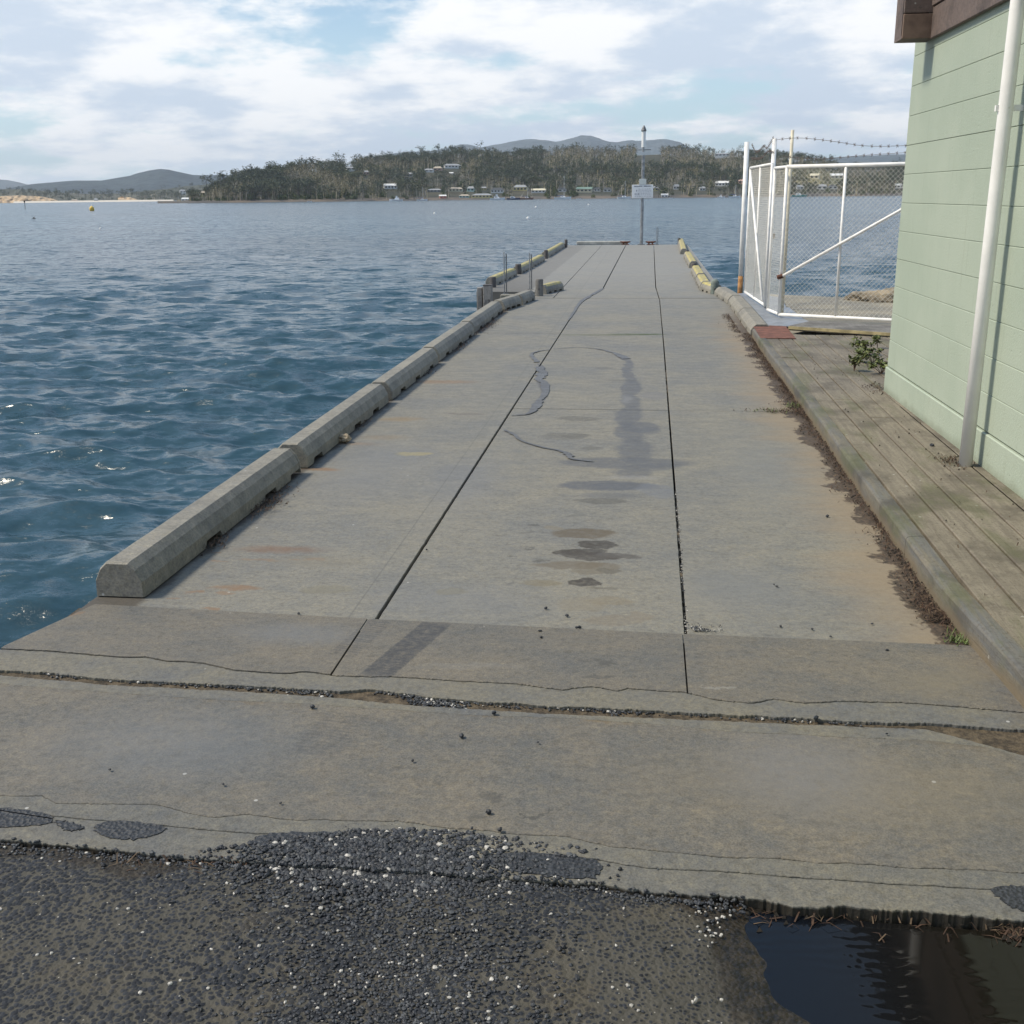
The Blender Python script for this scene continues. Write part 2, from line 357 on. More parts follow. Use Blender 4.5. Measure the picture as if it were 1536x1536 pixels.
def boxstains(boxes):
    def ex(nt, P, c):
        n1 = nt.noise(P, 38, 4, .7)
        for (x, y, hw, hl, rot, col, stg, tread) in boxes:
            m = nt.mapping(P, loc=(x, y, 0), rot=(0, 0, rot), scale=(hw, hl, 9), ty='TEXTURE'); s3 = nt.sep(m)
            f = nt.math('MULTIPLY', nt.mr(nt.math('ABSOLUTE', s3[0]), .86, 1.04, 1, 0), nt.mr(nt.math('ABSOLUTE', s3[1]), .75, 1.02, 1, 0))
            f = nt.math('MULTIPLY', f, nt.mr(n1, .28, .62, .35 if tread < .5 else 0, 1))
            if tread:
                wv = nt.n('ShaderNodeTexWave', wave_type='BANDS', bands_direction='Y'); nt.l(nt.mapping(P, rot=(0, 0, -rot)), wv.inputs[0]); wv.inputs['Scale'].default_value = 16; wv.inputs['Distortion'].default_value = 1.2
                f = nt.math('MULTIPLY', f, nt.mr(wv.outputs['Fac'], .2, .8, 1-tread, 1))
            c = nt.mix(nt.math('MULTIPLY', f, stg), c, col)
        return c
    return ex
a1, a2 = g(655, 935), g(565, 1012); tr = math.atan2(-(a1.x-a2.x), a1.y-a2.y)
b1, b2 = g(572, 930), g(510, 985); tr2 = math.atan2(-(b1.x-b2.x), b1.y-b2.y)
c1, c2 = g(525, 1065), g(465, 1135); tr3 = math.atan2(-(c1.x-c2.x), c1.y-c2.y)
RUB = (.034, .037, .044)
tyre = [((a1.x+a2.x)/2, (a1.y+a2.y)/2, .062, (a1-a2).length/2+.04, tr, RUB, .85, .12),
        ((b1.x+b2.x)/2, (b1.y+b2.y)/2, .055, (b1-b2).length/2+.02, tr2, RUB, .5, .6),
        ((c1.x+c2.x)/2, (c1.y+c2.y)/2, .085, (c1-c2).length/2, tr3, RUB, .3, .7)]
WARM = (.17, .145, .10)
ap_st = [S(1040, 1080, 2.2, .035, -.02, (.14, .10, .05), .7, .9), S(1300, 1180, .8, .25, 0, WARM, .45, .9), S(1490, 1100, .35, .12, 0, DIRT, .85, .5), S(1430, 1020, .3, .13, .4, WARM, .6, .8),
         S(905, 992, .05, .02, 0, DK, .6), S(900, 1017, .055, .016, 0, DK, .75), S(865, 990, .03, .012, 0, DK, .4), S(730, 1195, .035, .018, 0, DK, .6), S(715, 1222, .03, .022, 0, DK, .5), S(795, 1217, .03, .008, 0, DK, .9),
         S(820, 1214, .02, .009, .5, DK, .9), S(663, 1168, .025, .014, 0, DK, .5), S(870, 1105, .045, .02, 0, DK, .35), S(615, 1074, .025, .01, 0, DK, .5), S(593, 1153, .02, .01, 0, DK, .4), S(120, 1000, .5, .02, -.1, (.26, .22, .15), .6, .9),
         S(1200, 1150, .3, .3, 0, (.15, .155, .165), .5, .9), S(250, 1110, .5, .3, 0, (.14, .15, .16), .5, .9), S(450, 950, .35, .12, 0, (.14, .15, .16), .5, .9), S(115, 920, .05, .02, .8, RUST, .6), S(700, 1000, .25, .03, .05, (.24, .24, .23), .2, .8), S(1075, 1030, .06, .012, 0, (.3, .3, .28), .3)]
M_ap = concrete('apron concrete', TAN, BLU, ap_st, streak=.12, extra=boxstains(tyre), speck=.75, grain=170)
M_strip = concrete('strip concrete', (.175, .160, .122), (.115, .120, .125), [], streak=.1, speck=.55, grain=200)
def edge_ex(nt, P, c):
    s = nt.sep(P); z = nt.math('ADD', s[2], nt.math('MULTIPLY', nt.math('SUBTRACT', nt.noise(P, 26, 5, .7), .5), .014))
    return nt.mix(nt.mr(z, -.011, -.016, 0, .92), c, (.022, .018, .012))
M_edge = concrete('edge concrete', (.17, .158, .125), (.112, .115, .115), [], extra=edge_ex, streak=.05, speck=.7, grain=160, bstr=.6)
mb = MB()
mb.mi = 0
def sl1(xa, xb): stripX(mb, LB, LA, xa, xb, 0, -.5, .0015, .0025)
xj1, xj2 = -1.06, .168
q1, q2 = g(143, 905), g(0, 973)
# left apron slab follows the slanting sea edge
n = 90; V = []
for i in range(n+1):
    x = q2.x+(xj1-.007-q2.x)*i/n; hi_ = min(LA(x)-.0025, float(np.interp(x, [q2.x, q1.x, 9], [q2.y+.03, q1.y-.02, 99]))); lo_ = min(LB(x)+.003, hi_-.01)
    V += [(x, lo_, -.5), (x, lo_, 0), (x, hi_, 0), (x, hi_, -.5)]
Fs = [(i*4+j, (i+1)*4+j, (i+1)*4+j+1, i*4+j+1) for i in range(n) for j in range(3)]+[(0, 1, 2, 3), tuple(n*4+j for j in (3, 2, 1, 0))]
mb.add(V, Fs, 0)
sl1(xj1+.001, xj2-.003); sl1(xj2+.003, 1.32)
XL = q2.x-.05
stripX(mb, LC, LB, XL, 1.9, -.003, -.5, .002, .0012, 1)
stripX(mb, LE, LD, XL-.02, 1.9, -.006, -.5, .0015, .002, 1)
stripX(mb, LG, LE, -4, 4, -.005, -.5, .0008, .0015, 0)
stripX(mb, LJ, LG, -4, 4, -.006, -.5, .0008, .001, 2)
stripX(mb, LK, LJ, -4, 4, -.008, -.5, 0, .001, 2)
nt = NT('dirt'); P = wpos(nt); c = nt.mix(nt.mr(nt.noise(P, 30, 5, .7), .35, .65), (.035, .027, .018), (.12, .092, .058)); nt.fin(c, .9, nt.bump(nt.noise(P, 80, 4, .7), .8, .01)); M_dirt = nt.mat
mb.add([(-2.35, LD(-2)-.1, -.014), (1.9, LD(1.5)-.12, -.014), (1.9, 3.6, -.014), (-2.35, 3.6, -.014)], [(0, 1, 2, 3)], 3)
mb.add([(-4, 2.36, -.03), (4, 2.36, -.03), (4, 3.3, -.03), (-4, 3.3, -.03)], [(0, 1, 2, 3)], 3)
pav = mb.build('pavement', [M_ap, M_strip, M_edge, M_dirt]); tag(pav, kind='structure')
# black patches of old asphalt left on the concrete edge
nt = NT('old asphalt'); P = wpos(nt); v = nt.vor(P, 85); c = nt.mix(nt.mr(nt.noise(P, 120, 3, .7), .4, .65), (.016, .018, .022), (.040, .044, .050))
nt.fin(c, .62, nt.bump(v, .9, .006)); M_tar = nt.mat
def blobpoly(px, z=0.0, amp=.012, n=90, seed=0):
    q = [g(x, y, z) for x, y in px]; k = len(q); out = []
    for i in range(n):
        u = i/n*k; a = int(u) % k; f = u-int(u); p0, p1, p2, p3 = q[(a-1) % k], q[a], q[(a+1) % k], q[(a+2) % k]
        p = .5*((2*p1)+(-p0+p2)*f+(2*p0-5*p1+4*p2-p3)*f*f+(-p0+3*p1-3*p2+p3)*f**3)
        out.append((p.x+amp*mnoise.noise(Vector((i*.45, seed, 0))), p.y+amp*.6*mnoise.noise(Vector((i*.45, seed+4, 0)))))
    return out
mb = MB()
for k, px in enumerate([[(-40, 1212), (40, 1216), (78, 1226), (60, 1238), (-40, 1240)], [(84, 1232), (112, 1236), (126, 1243), (100, 1246)], [(146, 1238), (180, 1232), (244, 1240), (236, 1252), (190, 1260), (150, 1252)],
                        [(374, 1266), (400, 1252), (470, 1249), (560, 1254), (560, 1290), (430, 1284), (390, 1276)], [(735, 1284), (800, 1280), (880, 1288), (902, 1300), (884, 1318), (800, 1312), (740, 1300)], [(1488, 1334), (1536, 1330), (1580, 1336), (1580, 1372), (1520, 1362)]]):
    mb.prism(blobpoly(px, -.008, .016, 90, k*3), -.03, -.0055)
po = mb.build('asphalt_patch', M_tar, pav)
# ---------------------------------------------------------------- road with its pothole of water
def build_road():
    xs = np.concatenate([np.linspace(-60, -2.05, 30)[:-1], np.arange(-2.05, 1.9, .0125), np.linspace(1.9, 60, 30)])
    ys = np.concatenate([np.linspace(-80, 1.3, 30)[:-1], np.arange(1.3, 2.5, .0125)])
    X, Y = np.meshgrid(xs, ys, indexing='ij')
    Z = np.full(X.shape, -.012)
    ek = np.array([LK(float(x)) for x in xs])[:, None]; d = ek-Y
    Z -= .006*np.exp(-(np.clip(d, 0, 9)/.10)**2)
    pc = g(1560, 1475, -.05); e = np.sqrt(((X-pc.x+.06)/.64)**2+((Y-pc.y+.02)/.40)**2)
    nz = np.array([mnoise.noise(Vector((x*5, y*5, 0)))*.6+mnoise.noise(Vector((x*17, y*17, 3)))*.4 for x, y in zip(X.ravel(), Y.ravel())]).reshape(X.shape)
    e = e+nz*.12; Z -= .055*np.clip(1.25-e, 0, 1)
    Z += nz*.005; Z = np.where(d < 0, -.06, Z)
    qs = [g(u, v, -.03) for u, v in ((-60, 1275), (0, 1288), (60, 1292), (130, 1305), (190, 1330), (225, 1325), (280, 1305), (340, 1300), (420, 1318), (480, 1345), (560, 1352), (640, 1335), (720, 1318), (800, 1318), (900, 1335), (1000, 1352), (1060, 1395), (1100, 1540))]
    low = np.interp(xs, [q.x for q in qs], [q.y for q in qs])[:, None]; n2_ = np.array([mnoise.noise(Vector((x*16, y*16, 9)))*.6+mnoise.noise(Vector((x*50, y*50, 3)))*.4 for x, y in zip(X.ravel(), Y.ravel())]).reshape(X.shape)
    soil = np.clip((Y-low+n2_*.035)/.018+.5, 0, 1)
    n0, n1 = X.shape; idx = np.arange(n0*n1).reshape(n0, n1)
    Fc = np.stack([idx[:-1, :-1], idx[1:, :-1], idx[1:, 1:], idx[:-1, 1:]], -1).reshape(-1, 4)
    me = npmesh('road', np.stack([X, Y, Z], -1).reshape(-1, 3), Fc, smooth=True)
    at = me.attributes.new('soil', 'FLOAT', 'POINT'); at.data.foreach_set('value', soil.ravel().astype(np.float32))
    nt = NT('chip seal'); P = wpos(nt); P2 = nt.vm('ADD', P, nt.vm('SCALE', nt.vm('SUBTRACT', nt.noise(P, 60, 2, .5, col=True), (.5, .5, .5)), sc=.008))
    v = nt.vor(P2, 88); vc = nt.vor(P2, 88, out='Color'); s3 = nt.sep(vc)
    stone = nt.mix(s3[0], (.010, .012, .016), (.030, .034, .042))
    cov = nt.noise(P, 2.6, 4, .6); pe = g(990, 1400, 0)
    dp = nt.math('SUBTRACT', 1.0, nt.vm('LENGTH', nt.mapping(P, loc=(pe.x, pe.y-.08, 0), scale=(.34, .28, 9), ty='TEXTURE')))
    thr = nt.math('ADD', nt.mr(cov, .35, .68, .66, .46), nt.math('MULTIPLY', nt.mr(dp, .0, .55), -.2))
    m = nt.mr(v, nt.math('SUBTRACT', thr, .07), thr, 0, 1)
    mat_ = nt.mix(nt.noise(P, 9, 4, .6), (.044, .042, .036), (.086, .080, .065))
    c = nt.mix(m, stone, mat_)
    wh = nt.vor(nt.mapping(P2, loc=(1.3, .7, 0)), 34); c = nt.mix(nt.mr(wh, .06, .08, .7, 0), c, (.42, .40, .35))
    lo = nt.noise(P, 3.5, 5, .65); c = nt.mix(nt.mr(lo, .52, .68, 0, .25), c, (.11, .088, .05))
    s = nt.sep(P); Zs = nt.math('ADD', s[2], nt.math('MULTIPLY', nt.math('SUBTRACT', nt.noise(P, 14, 5, .7), .5), .012))
    wet = nt.mr(Zs, -.030, -.022, 1, 0)
    so_ = nt.n('ShaderNodeAttribute'); so_.attribute_name = 'soil'; sc_ = nt.mix(nt.mr(nt.noise(P, 55, 5, .7), .35, .65), (.014, .012, .010), (.046, .037, .026))
    c = nt.mix(nt.math('MULTIPLY', so_.outputs['Fac'], nt.mr(nt.noise(P, 90, 3, .7), .3, .55, .35, .85)), c, sc_)
    c = nt.mix(nt.math('MULTIPLY', wet, .92), c, nt.mix(nt.mr(nt.noise(P, 40, 4, .7), .4, .6), (.010, .010, .010), (.032, .026, .018)))
    nb = nt.bump(nt.math('MULTIPLY', v, -1), .7, .006)
    nt.fin(c, nt.mix(wet, (.78, .78, .78), (.42, .42, .42)), nb, spec=.3)
    return link('road', me, nt.mat)
road = build_road(); tag(road, kind='structure')
nt = NT('puddle water'); P = wpos(nt); wv = nt.n('ShaderNodeTexWave', wave_type='BANDS', bands_direction='Y', wave_profile='SIN')
nt.l(nt.mapping(P, rot=(0, 0, -.12)), wv.inputs[0]); wv  .inputs['Scale'].default_value = 10; wv.inputs['Distortion'].default_value = 3.5; wv.inputs['Detail'].default_value = 2; wv.inputs['Detail Scale'].default_value = 1.5
patchy = nt.mr(nt.noise(P, 4, 3, .5), .42, .62)
nb = nt.bump(nt.math('MULTIPLY', wv.outputs['Fac'], patchy), .09, .006)
s = nt.sep(P); cc = nt.mix(nt.mr(s[0], .3, .8), (.004, .006, .010), (.009, .008, .006)); nt.b.inputs['IOR'].default_value = 1.33
nt.fin(cc, .04, nb)
pu = MB().add([(.05, 1.2, -.035), (3.2, 1.2, -.035), (3.2, 2.20, -.035), (.05, 2.28, -.035)], [(0, 1, 2, 3)]).build('puddle', nt.mat); tag(pu, kind='structure')
# ground: land sheet behind and seawall block
nt = NT('ground'); P = wpos(nt); c = nt.mix(nt.mr(nt.noise(P, .6, 6, .6), .4, .6), (.10, .095, .06), (.06, .075, .03)); nt.fin(c, .9); M_ground = nt.mat
mb = MB(); mb.prism([(-3000, 3.25), (-2.42, 3.25), (-2.42, 3.34), (4.2, 3.3), (4.2, -3400), (-3000, -3400)], -13, -.2)
gr = mb.build('ground', M_ground); tag(gr, kind='structure')
# ---------------------------------------------------------------- jetty
jt = empty('jetty', (-.5, 20, 0), 0, 'long grey concrete jetty running straight out over the water', 'jetty')
def par(o, p):
    o.parent = p; o.matrix_parent_inverse = Matrix.Translation(-Vector(p.location)) if p.rotation_euler.z == 0 else (Matrix.LocRotScale(p.location, p.rotation_euler, None)).inverted(); return o
SEAL = (.085, .090, .100)
def path_st(pts, ws, stg=.8):
    out = []
    for (p, q, w) in zip(pts[:-1], pts[1:], ws):
        a_, b_ = g(*p), g(*q); L = (b_-a_).length/2; r_ = math.atan2(b_.y-a_.y, b_.x-a_.x); out.append(((a_.x+b_.x)/2, (a_.y+b_.y)/2, L*1.25+.02, w, r_, SEAL, stg, .3))
    return out
seal_st = path_st([(925, 530), (945, 543), (940, 556), (948, 572), (944, 592), (948, 610), (938, 635), (950, 660), (955, 690)], [.05, .06, .07, .10, .09, .11, .11, .13])
seal_st += [S(935, 693, .46, .16, .05, SEAL, .8, .25), S(975, 700, .22, .10, .4, SEAL, .6, .4), S(905, 727, .28, .12, .08, SEAL, .9, .2), S(940, 728, .22, .09, .1, SEAL, .75, .3), S(960, 640, .15, .22, .1, SEAL, .8, .25), S(975, 645, .08, .14, 0, SEAL, .6, .3), S(950, 708, .14, .14, 0, SEAL, .7, .4), S(950, 715, .18, .06, 0, (.24, .24, .24), .35, .7), S(940, 598, .05, .25, 0, (.24, .24, .24), .35, .7), S(915, 742, .2, .07, 0, SEAL, .5, .5)]
seal_st += path_st([(808, 545), (813, 560), (809, 570), (817, 582), (815, 595), (803, 608)], [.04, .035, .045, .03, .03], .7)
jm_st = [S(875, 798, .16, .06, .1, (.095, .075, .048), .85, .3), S(830, 790, .06, .03, 0, WARM, .5), S(898, 815, .095, .05, 0, (.045, .038, .03), .95, .2), S(868, 826, .12, .035, .2, (.045, .038, .03), .95, .2), S(885, 832, .14, .045, -.1, (.05, .042, .034), .9, .2),
         S(925, 832, .12, .026, -.1, (.075, .068, .06), .85, .2), S(855, 846, .16, .04, .1, (.12, .10, .07), .75, .3), S(898, 847, .10, .035, 0, (.12, .10, .07), .7, .3), S(880, 855, .07, .035, .1, (.125, .105, .07), .7, .3), S(915, 854, .055, .022, 0, (.09, .08, .06), .75), S(877, 872, .065, .04, 0, (.042, .035, .027), .95, .2),
         S(816, 874, .085, .035, 0, (.15, .125, .075), .6, .3), S(894, 881, .04, .012, 0, (.09, .08, .06), .6), S(915, 882, .035, .014, 0, (.09, .08, .06), .5), S(920, 900, .09, .035, 0, (.17, .14, .09), .5), S(862, 772, .05, .022, 0, (.1, .1, .09), .6), S(874, 905, .1, .06, 0, (.18, .155, .11), .5), S(920, 928, .12, .04, 0, (.17, .14, .10), .45),
         S(965, 922, .05, .03, 0, (.17, .14, .10), .5), S(800, 786, .03, .014, 0, DK, .6), S(788, 797, .03, .012, 0, DK, .4), S(799, 822, .025, .008, 0, DK, .7), S(766, 832, .02, .008, 0, DK, .6), S(815, 839, .035, .01, 0, DK, .6), S(745, 803, .02, .01, 0, DK, .5), S(770, 873, .03, .01, 0, DK, .4),
         S(677, 886, .07, .03, 0, (.16, .145, .1), .5, .3), S(490, 884, .11, .04, 0, (.16, .145, .1), .5, .3), S(620, 680, .12, .05, 0, (.33, .27, .10), .45, .5), S(870, 627, .16, .07, 0, DK, .5), S(848, 653, .18, .08, .1, DK, .35), S(863, 653, .1, .06, 0, DK, .3), S(888, 671, .08, .04, 0, DK, .4),
         S(980, 593, .12, .14, .2, (.13, .13, .14), .5), S(930, 570, .14, .04, 0, DK, .3), S(905, 552, .1, .05, 0, DK, .3), S(985, 735, .1, .13, .3, (.13, .14, .16), .5), S(905, 750, .14, .05, 0, DK, .6), S(900, 502, .5, .06, 0, (.07, .08, .03), .5), S(950, 501, .3, .05, 0, (.06, .075, .03), .8), S(975, 501, .2, .05, 0, (.05, .07, .02), .8)]
jm_st = [(a, b, c_*1.08, d*1.45, e_, f_, g_, h_*.7) for (a, b, c_, d, e_, f_, g_, h_) in jm_st]
# rust stains by the wheel stops, left lane
rs = [S(420, 823, .25, .065, .05, (.15, .085, .048), .75, .9), S(390, 838, .12, .02, 0, RUST, .6, .6), S(352, 881, .12, .035, .1, RUST, .8, .6), S(340, 888, .05, .02, 0, RUST, .6), S(290, 887, .04, .018, 0, RUST, .6), S(318, 911, .045, .018, 0, RUST, .7), S(263, 895, .04, .016, 0, RUST, .5), S(322, 828, .04, .012, 0, RUST, .6), S(325, 842, .05, .012, 0, RUST, .5),
      S(478, 703, .14, .05, 0, RUST, .9, .6), S(470, 840, .3, .08, 0, (.17, .15, .11), .5, .9), S(600, 628, .22, .10, .1, (.2, .14, .07), .6, .7), S(575, 655, .2, .1, 0, (.2, .15, .09), .45, .8), S(663, 572, .35, .12, 0, RUST, .6, .6), S(530, 665, .2, .06, 0, RUST, .4, .8), S(445, 838, .04, .012, 0, RUST, .4), S(475, 838, .05, .02, 0, (.19, .13, .08), .5), S(700, 620, .18, .05, 0, (.1, .08, .07), .4)]
zs = [S(560, 700, .5, .9, 0, (.15, .155, .16), .55, .9), S(700, 720, .25, .9, 0, (.15, .155, .165), .45, .9), S(690, 900, .5, .25, 0, (.155, .16, .165), .4, .9), S(1150, 700, .35, 1.2, 0, (.155, .16, .16), .5, .9), S(1100, 880, .35, .4, 0, (.155, .16, .16), .5, .9)]
kerbgrime = []
def kerb_ex(nt, P, c):
    s = nt.sep(P); wob = nt.noise(nt.mapping(P, scale=(.3, 1, 1)), 1.7, 5, .65)
    near = nt.math('ADD', s[0], nt.math('MULTIPLY', nt.math('SUBTRACT', wob, .5), .9))
    on = nt.mr(s[1], 17, 13, 0, 1)
    c = nt.mix(nt.math('MULTIPLY', nt.mr(near, .72, 1.2, 0, .75), on), c, (.235, .18, .115))          # earth washed out from the kerb
    near2 = nt.math('ADD', s[0], nt.math('MULTIPLY', nt.math('SUBTRACT', nt.noise(nt.mapping(P, scale=(1.1, 1.0, 1)), 3.6, 6, .66), .5), .62))
    c = nt.mix(nt.math('MULTIPLY', nt.mr(near2, 1.09, 1.125, 0, .93), on), c, nt.mix(nt.mr(nt.noise(P, 60, 4, .7), .4, .6), (.03, .022, .015), (.085, .058, .038)))
    # dark line beneath the wheel stops
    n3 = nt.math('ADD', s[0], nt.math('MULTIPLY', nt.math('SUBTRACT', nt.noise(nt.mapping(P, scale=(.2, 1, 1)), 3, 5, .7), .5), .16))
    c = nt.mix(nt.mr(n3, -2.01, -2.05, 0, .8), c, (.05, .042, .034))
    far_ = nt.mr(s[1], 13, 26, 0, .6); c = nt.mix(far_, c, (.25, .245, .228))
    c = nt.mix(nt.mr(nt.math('ABSOLUTE', nt.math('SUBTRACT', s[0], -1.145)), .0, .006, .45, 0), c, (.07, .07, .065))
    return c
def lane(x0, x1): return [s for s in zs+seal_st+jm_st+rs if s[0]+s[2]*.7 > x0 and s[0]-s[2]*.7 < x1]
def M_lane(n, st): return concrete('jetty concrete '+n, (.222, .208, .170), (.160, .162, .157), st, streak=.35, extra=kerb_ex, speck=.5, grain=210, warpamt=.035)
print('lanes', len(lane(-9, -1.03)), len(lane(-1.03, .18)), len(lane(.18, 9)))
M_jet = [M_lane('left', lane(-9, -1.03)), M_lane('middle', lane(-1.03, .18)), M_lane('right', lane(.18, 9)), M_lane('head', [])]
def xl(y): return float(np.interp(y, [0, 17.1, 19.9, 37.8], [-1.035, -1.015, -.77, -.71]))
def xr(y): return float(np.interp(y, [0, 12, 17.7, 20.3, 38], [.168, .205, .212, .165, .208]))
def stripY(mb, lo, hi, y0, y1, zt, zb, gl, gh, mi=None, step=.05):
    n = max(2, int((y1-y0)/step)); V = []; Fs = []
    for i in range(n+1):
        y = y0+(y1-y0)*i/n; j = .0025*mnoise.noise(Vector((y*22, 4, 4)))
        a, b = lo(y)+gl+j, hi(y)-gh+j
        V += [(a, y, zb), (a, y, zt-.002), (a+.002, y, zt), (b-.002, y, zt), (b, y, zt-.002), (b, y, zb)]
    for i in range(n):
        for j in range(5): Fs.append((i*6+j, i*6+j+1, (i+1)*6+j+1, (i+1)*6+j))
    Fs += [tuple(range(6)), tuple(n*6+j for j in range(6))[::-1]]
    mb.add(V, Fs, mi)
XE = -2.27
cuts = [3.945, 8.42, 13.3, 18.0]
mb = MB(); k = 0
for i in range(3):
    y0, y1 = cuts[i]+.004, cuts[i+1]-.003
    for (lo, hi, gl, gh) in ((lambda y: XE, xl, 0, .007), (xl, xr, .007, .006), (xr, lambda y: 1.24, .006, 0)):
        k += 1; stripY(mb, lo, hi, y0-(.13 if i == 0 else 0), y1, [-.004, -.005, -.0045, -.0052, -.004, -.005, -.0042, -.005, -.0048][k-1], -.4, gl, gh, mi=(k-1) % 3)
deck = par(mb.build('deck_slab', M_jet), jt)
mb = MB(); mb.mi = 3; hc = [18.0, 23.0, 27.6, 32.6, 37.6]
for i in range(4):
    y0, y1 = hc[i]+.006, hc[i+1]-.006
    if i == 0:
        stripY(mb, lambda y: float(np.interp(y, [18, 19.2, 19.201, 99], [-1.9, -1.7, -2.95, -2.95])), lambda y: -1.5, y0, y1, 0, -.4, 0, .006, step=.1)
    else: stripY(mb, lambda y: -2.95, lambda y: -1.5, y0, y1, -.002, -.4, 0, .006, step=.3)
    stripY(mb, lambda y: -1.5, xl, y0, y1, 0, -.4, .006, .010, step=.1)
    stripY(mb, xl, xr, y0, y1, -.003, -.4, .010, .008, step=.1)
    stripY(mb, xr, lambda y: 1.3, y0, y1, 0, -.4, .008, 0, step=.3)
hd = par(mb.build('head_slab', M_jet), jt)
# bearers and piles
M_pile = timber('pile timber', (.16, .15, .13), (.10, .095, .085), axis='Z')
mb = MB()
mb.box(XE+.05, 1.15, 3.95, 18.1, -.75, -.405); mb.box(-2.9, 1.25, 19.25, 37.4, -.75, -.405)
bm_ = par(mb.build('bearer', concrete('bearer concrete', (.12, .115, .1), (.08, .08, .08))), jt)
for (x, y) in [(-2.05, 6), (-2.05, 10), (-2.05, 14), (1.0, 6), (1.0, 10), (1.0, 14), (-2.75, 20), (-2.75, 25), (-2.75, 30), (-2.75, 36.8), (1.05, 20), (1.05, 25), (1.05, 30), (1.05, 36.8), (-.8, 36.8)]:
    par(MB().tube([(x, y, -4), (x, y, -.76)], .17, 14).build('pile', M_pile, smooth=False), jt)
# soil and grit showing in the open joints
mb = MB()
for f_, wd, y0, y1 in ((xl, .02, 4.0, 17.9), (xr, .02, 3.9, 17.9)):
    ys = np.arange(y0, y1, .03); V = []; Fs = []
    for i, y in enumerate(ys):
        zz = -.055+.05*max(-1, min(1, 2.2*mnoise.noise(Vector((y*1.7, f_(y)*9, 0)))+.9*mnoise.noise(Vector((y*11, f_(y)*9, 2)))))-(.12 if f_ is xl and y < 8.3 else 0)
        V += [(f_(y)-wd, y, min(zz, -.006)), (f_(y)+wd, y, min(zz-.004, -.006))]
    for i in range(len(ys)-1): Fs.append((2*i, 2*i+1, 2*i+3, 2*i+2))
    mb.add(V, Fs)
mb.box(-2.3, 1.2, 3.88, 3.99, -.3, -.02)
par(mb.build('joint_filler', M_dirt), jt)
# crack sealant and grey mortar repairs
M_seal = concrete('crack sealant', (.13, .132, .137), (.10, .104, .112), [], streak=.1, speck=.3, rough=.6)
def ribbon(px, ws, z=.003, seed=0, sub=7):
    q = [g(x, y) for x, y in px]; k = len(q); L = []
    for i in range(k-1):
        p0, p1, p2, p3 = q[max(i-1, 0)], q[i], q[i+1], q[min(i+2, k-1)]
        for j in range(sub+1 if i == k-2 else sub):
            f = j/sub; p = .5*((2*p1)+(-p0+p2)*f+(2*p0-5*p1+4*p2-p3)*f*f+(-p0+3*p1-3*p2+p3)*f**3)
            L.append((p, ws[i]+(ws[i+1]-ws[i])*f))
    V = []; n = len(L)
    for i, (p, wd) in enumerate(L):
        tt = (L[min(i+1, n-1)][0]-L[max(i-1, 0)][0]).normalized(); nn = Vector((-tt.y, tt.x, 0))
        j1 = 1+.9*mnoise.noise(Vector((i*.5, seed, 0))); j2 = 1+.9*mnoise.noise(Vector((i*.5, seed, 7)))
        V += [p+nn*wd*j1+Vector((0, 0, z)), p-nn*wd*j2+Vector((0, 0, z))]
    return V, [(2*i, 2*i+1, 2*i+3, 2*i+2) for i in range(n-1)]
mb = MB()
for px, ws, sd_ in (([(830, 523), (866, 521), (895, 523), (920, 529), (940, 538)], [.008, .008, .012, .025, .05], 1),
                ([(825, 524), (806, 527), (797, 532), (806, 543)], [.012, .015, .018, .03], 3), ([(810, 550), (813, 562), (808, 569), (816, 574), (818, 588), (810, 600), (805, 608), (800, 615), (790, 621), (767, 623)], [.04, .05, .035, .04, .03, .025, .04, .03, .014, .01], 4),
                ([(756, 645), (768, 650), (785, 662), (815, 671), (840, 676), (853, 682), (858, 688), (890, 692)], [.012, .014, .012, .011, .012, .025, .014, .008], 5),
                ([(905, 432.5), (892, 440), (872, 452), (862, 466), (853, 480)], [.02, .035, .03, .02, .012], 6)):
    V, Fs = ribbon(px, ws, .0008+.0003*sd_, sd_); par(MB().add(V, Fs).build('crack_sealant', M_seal), jt)
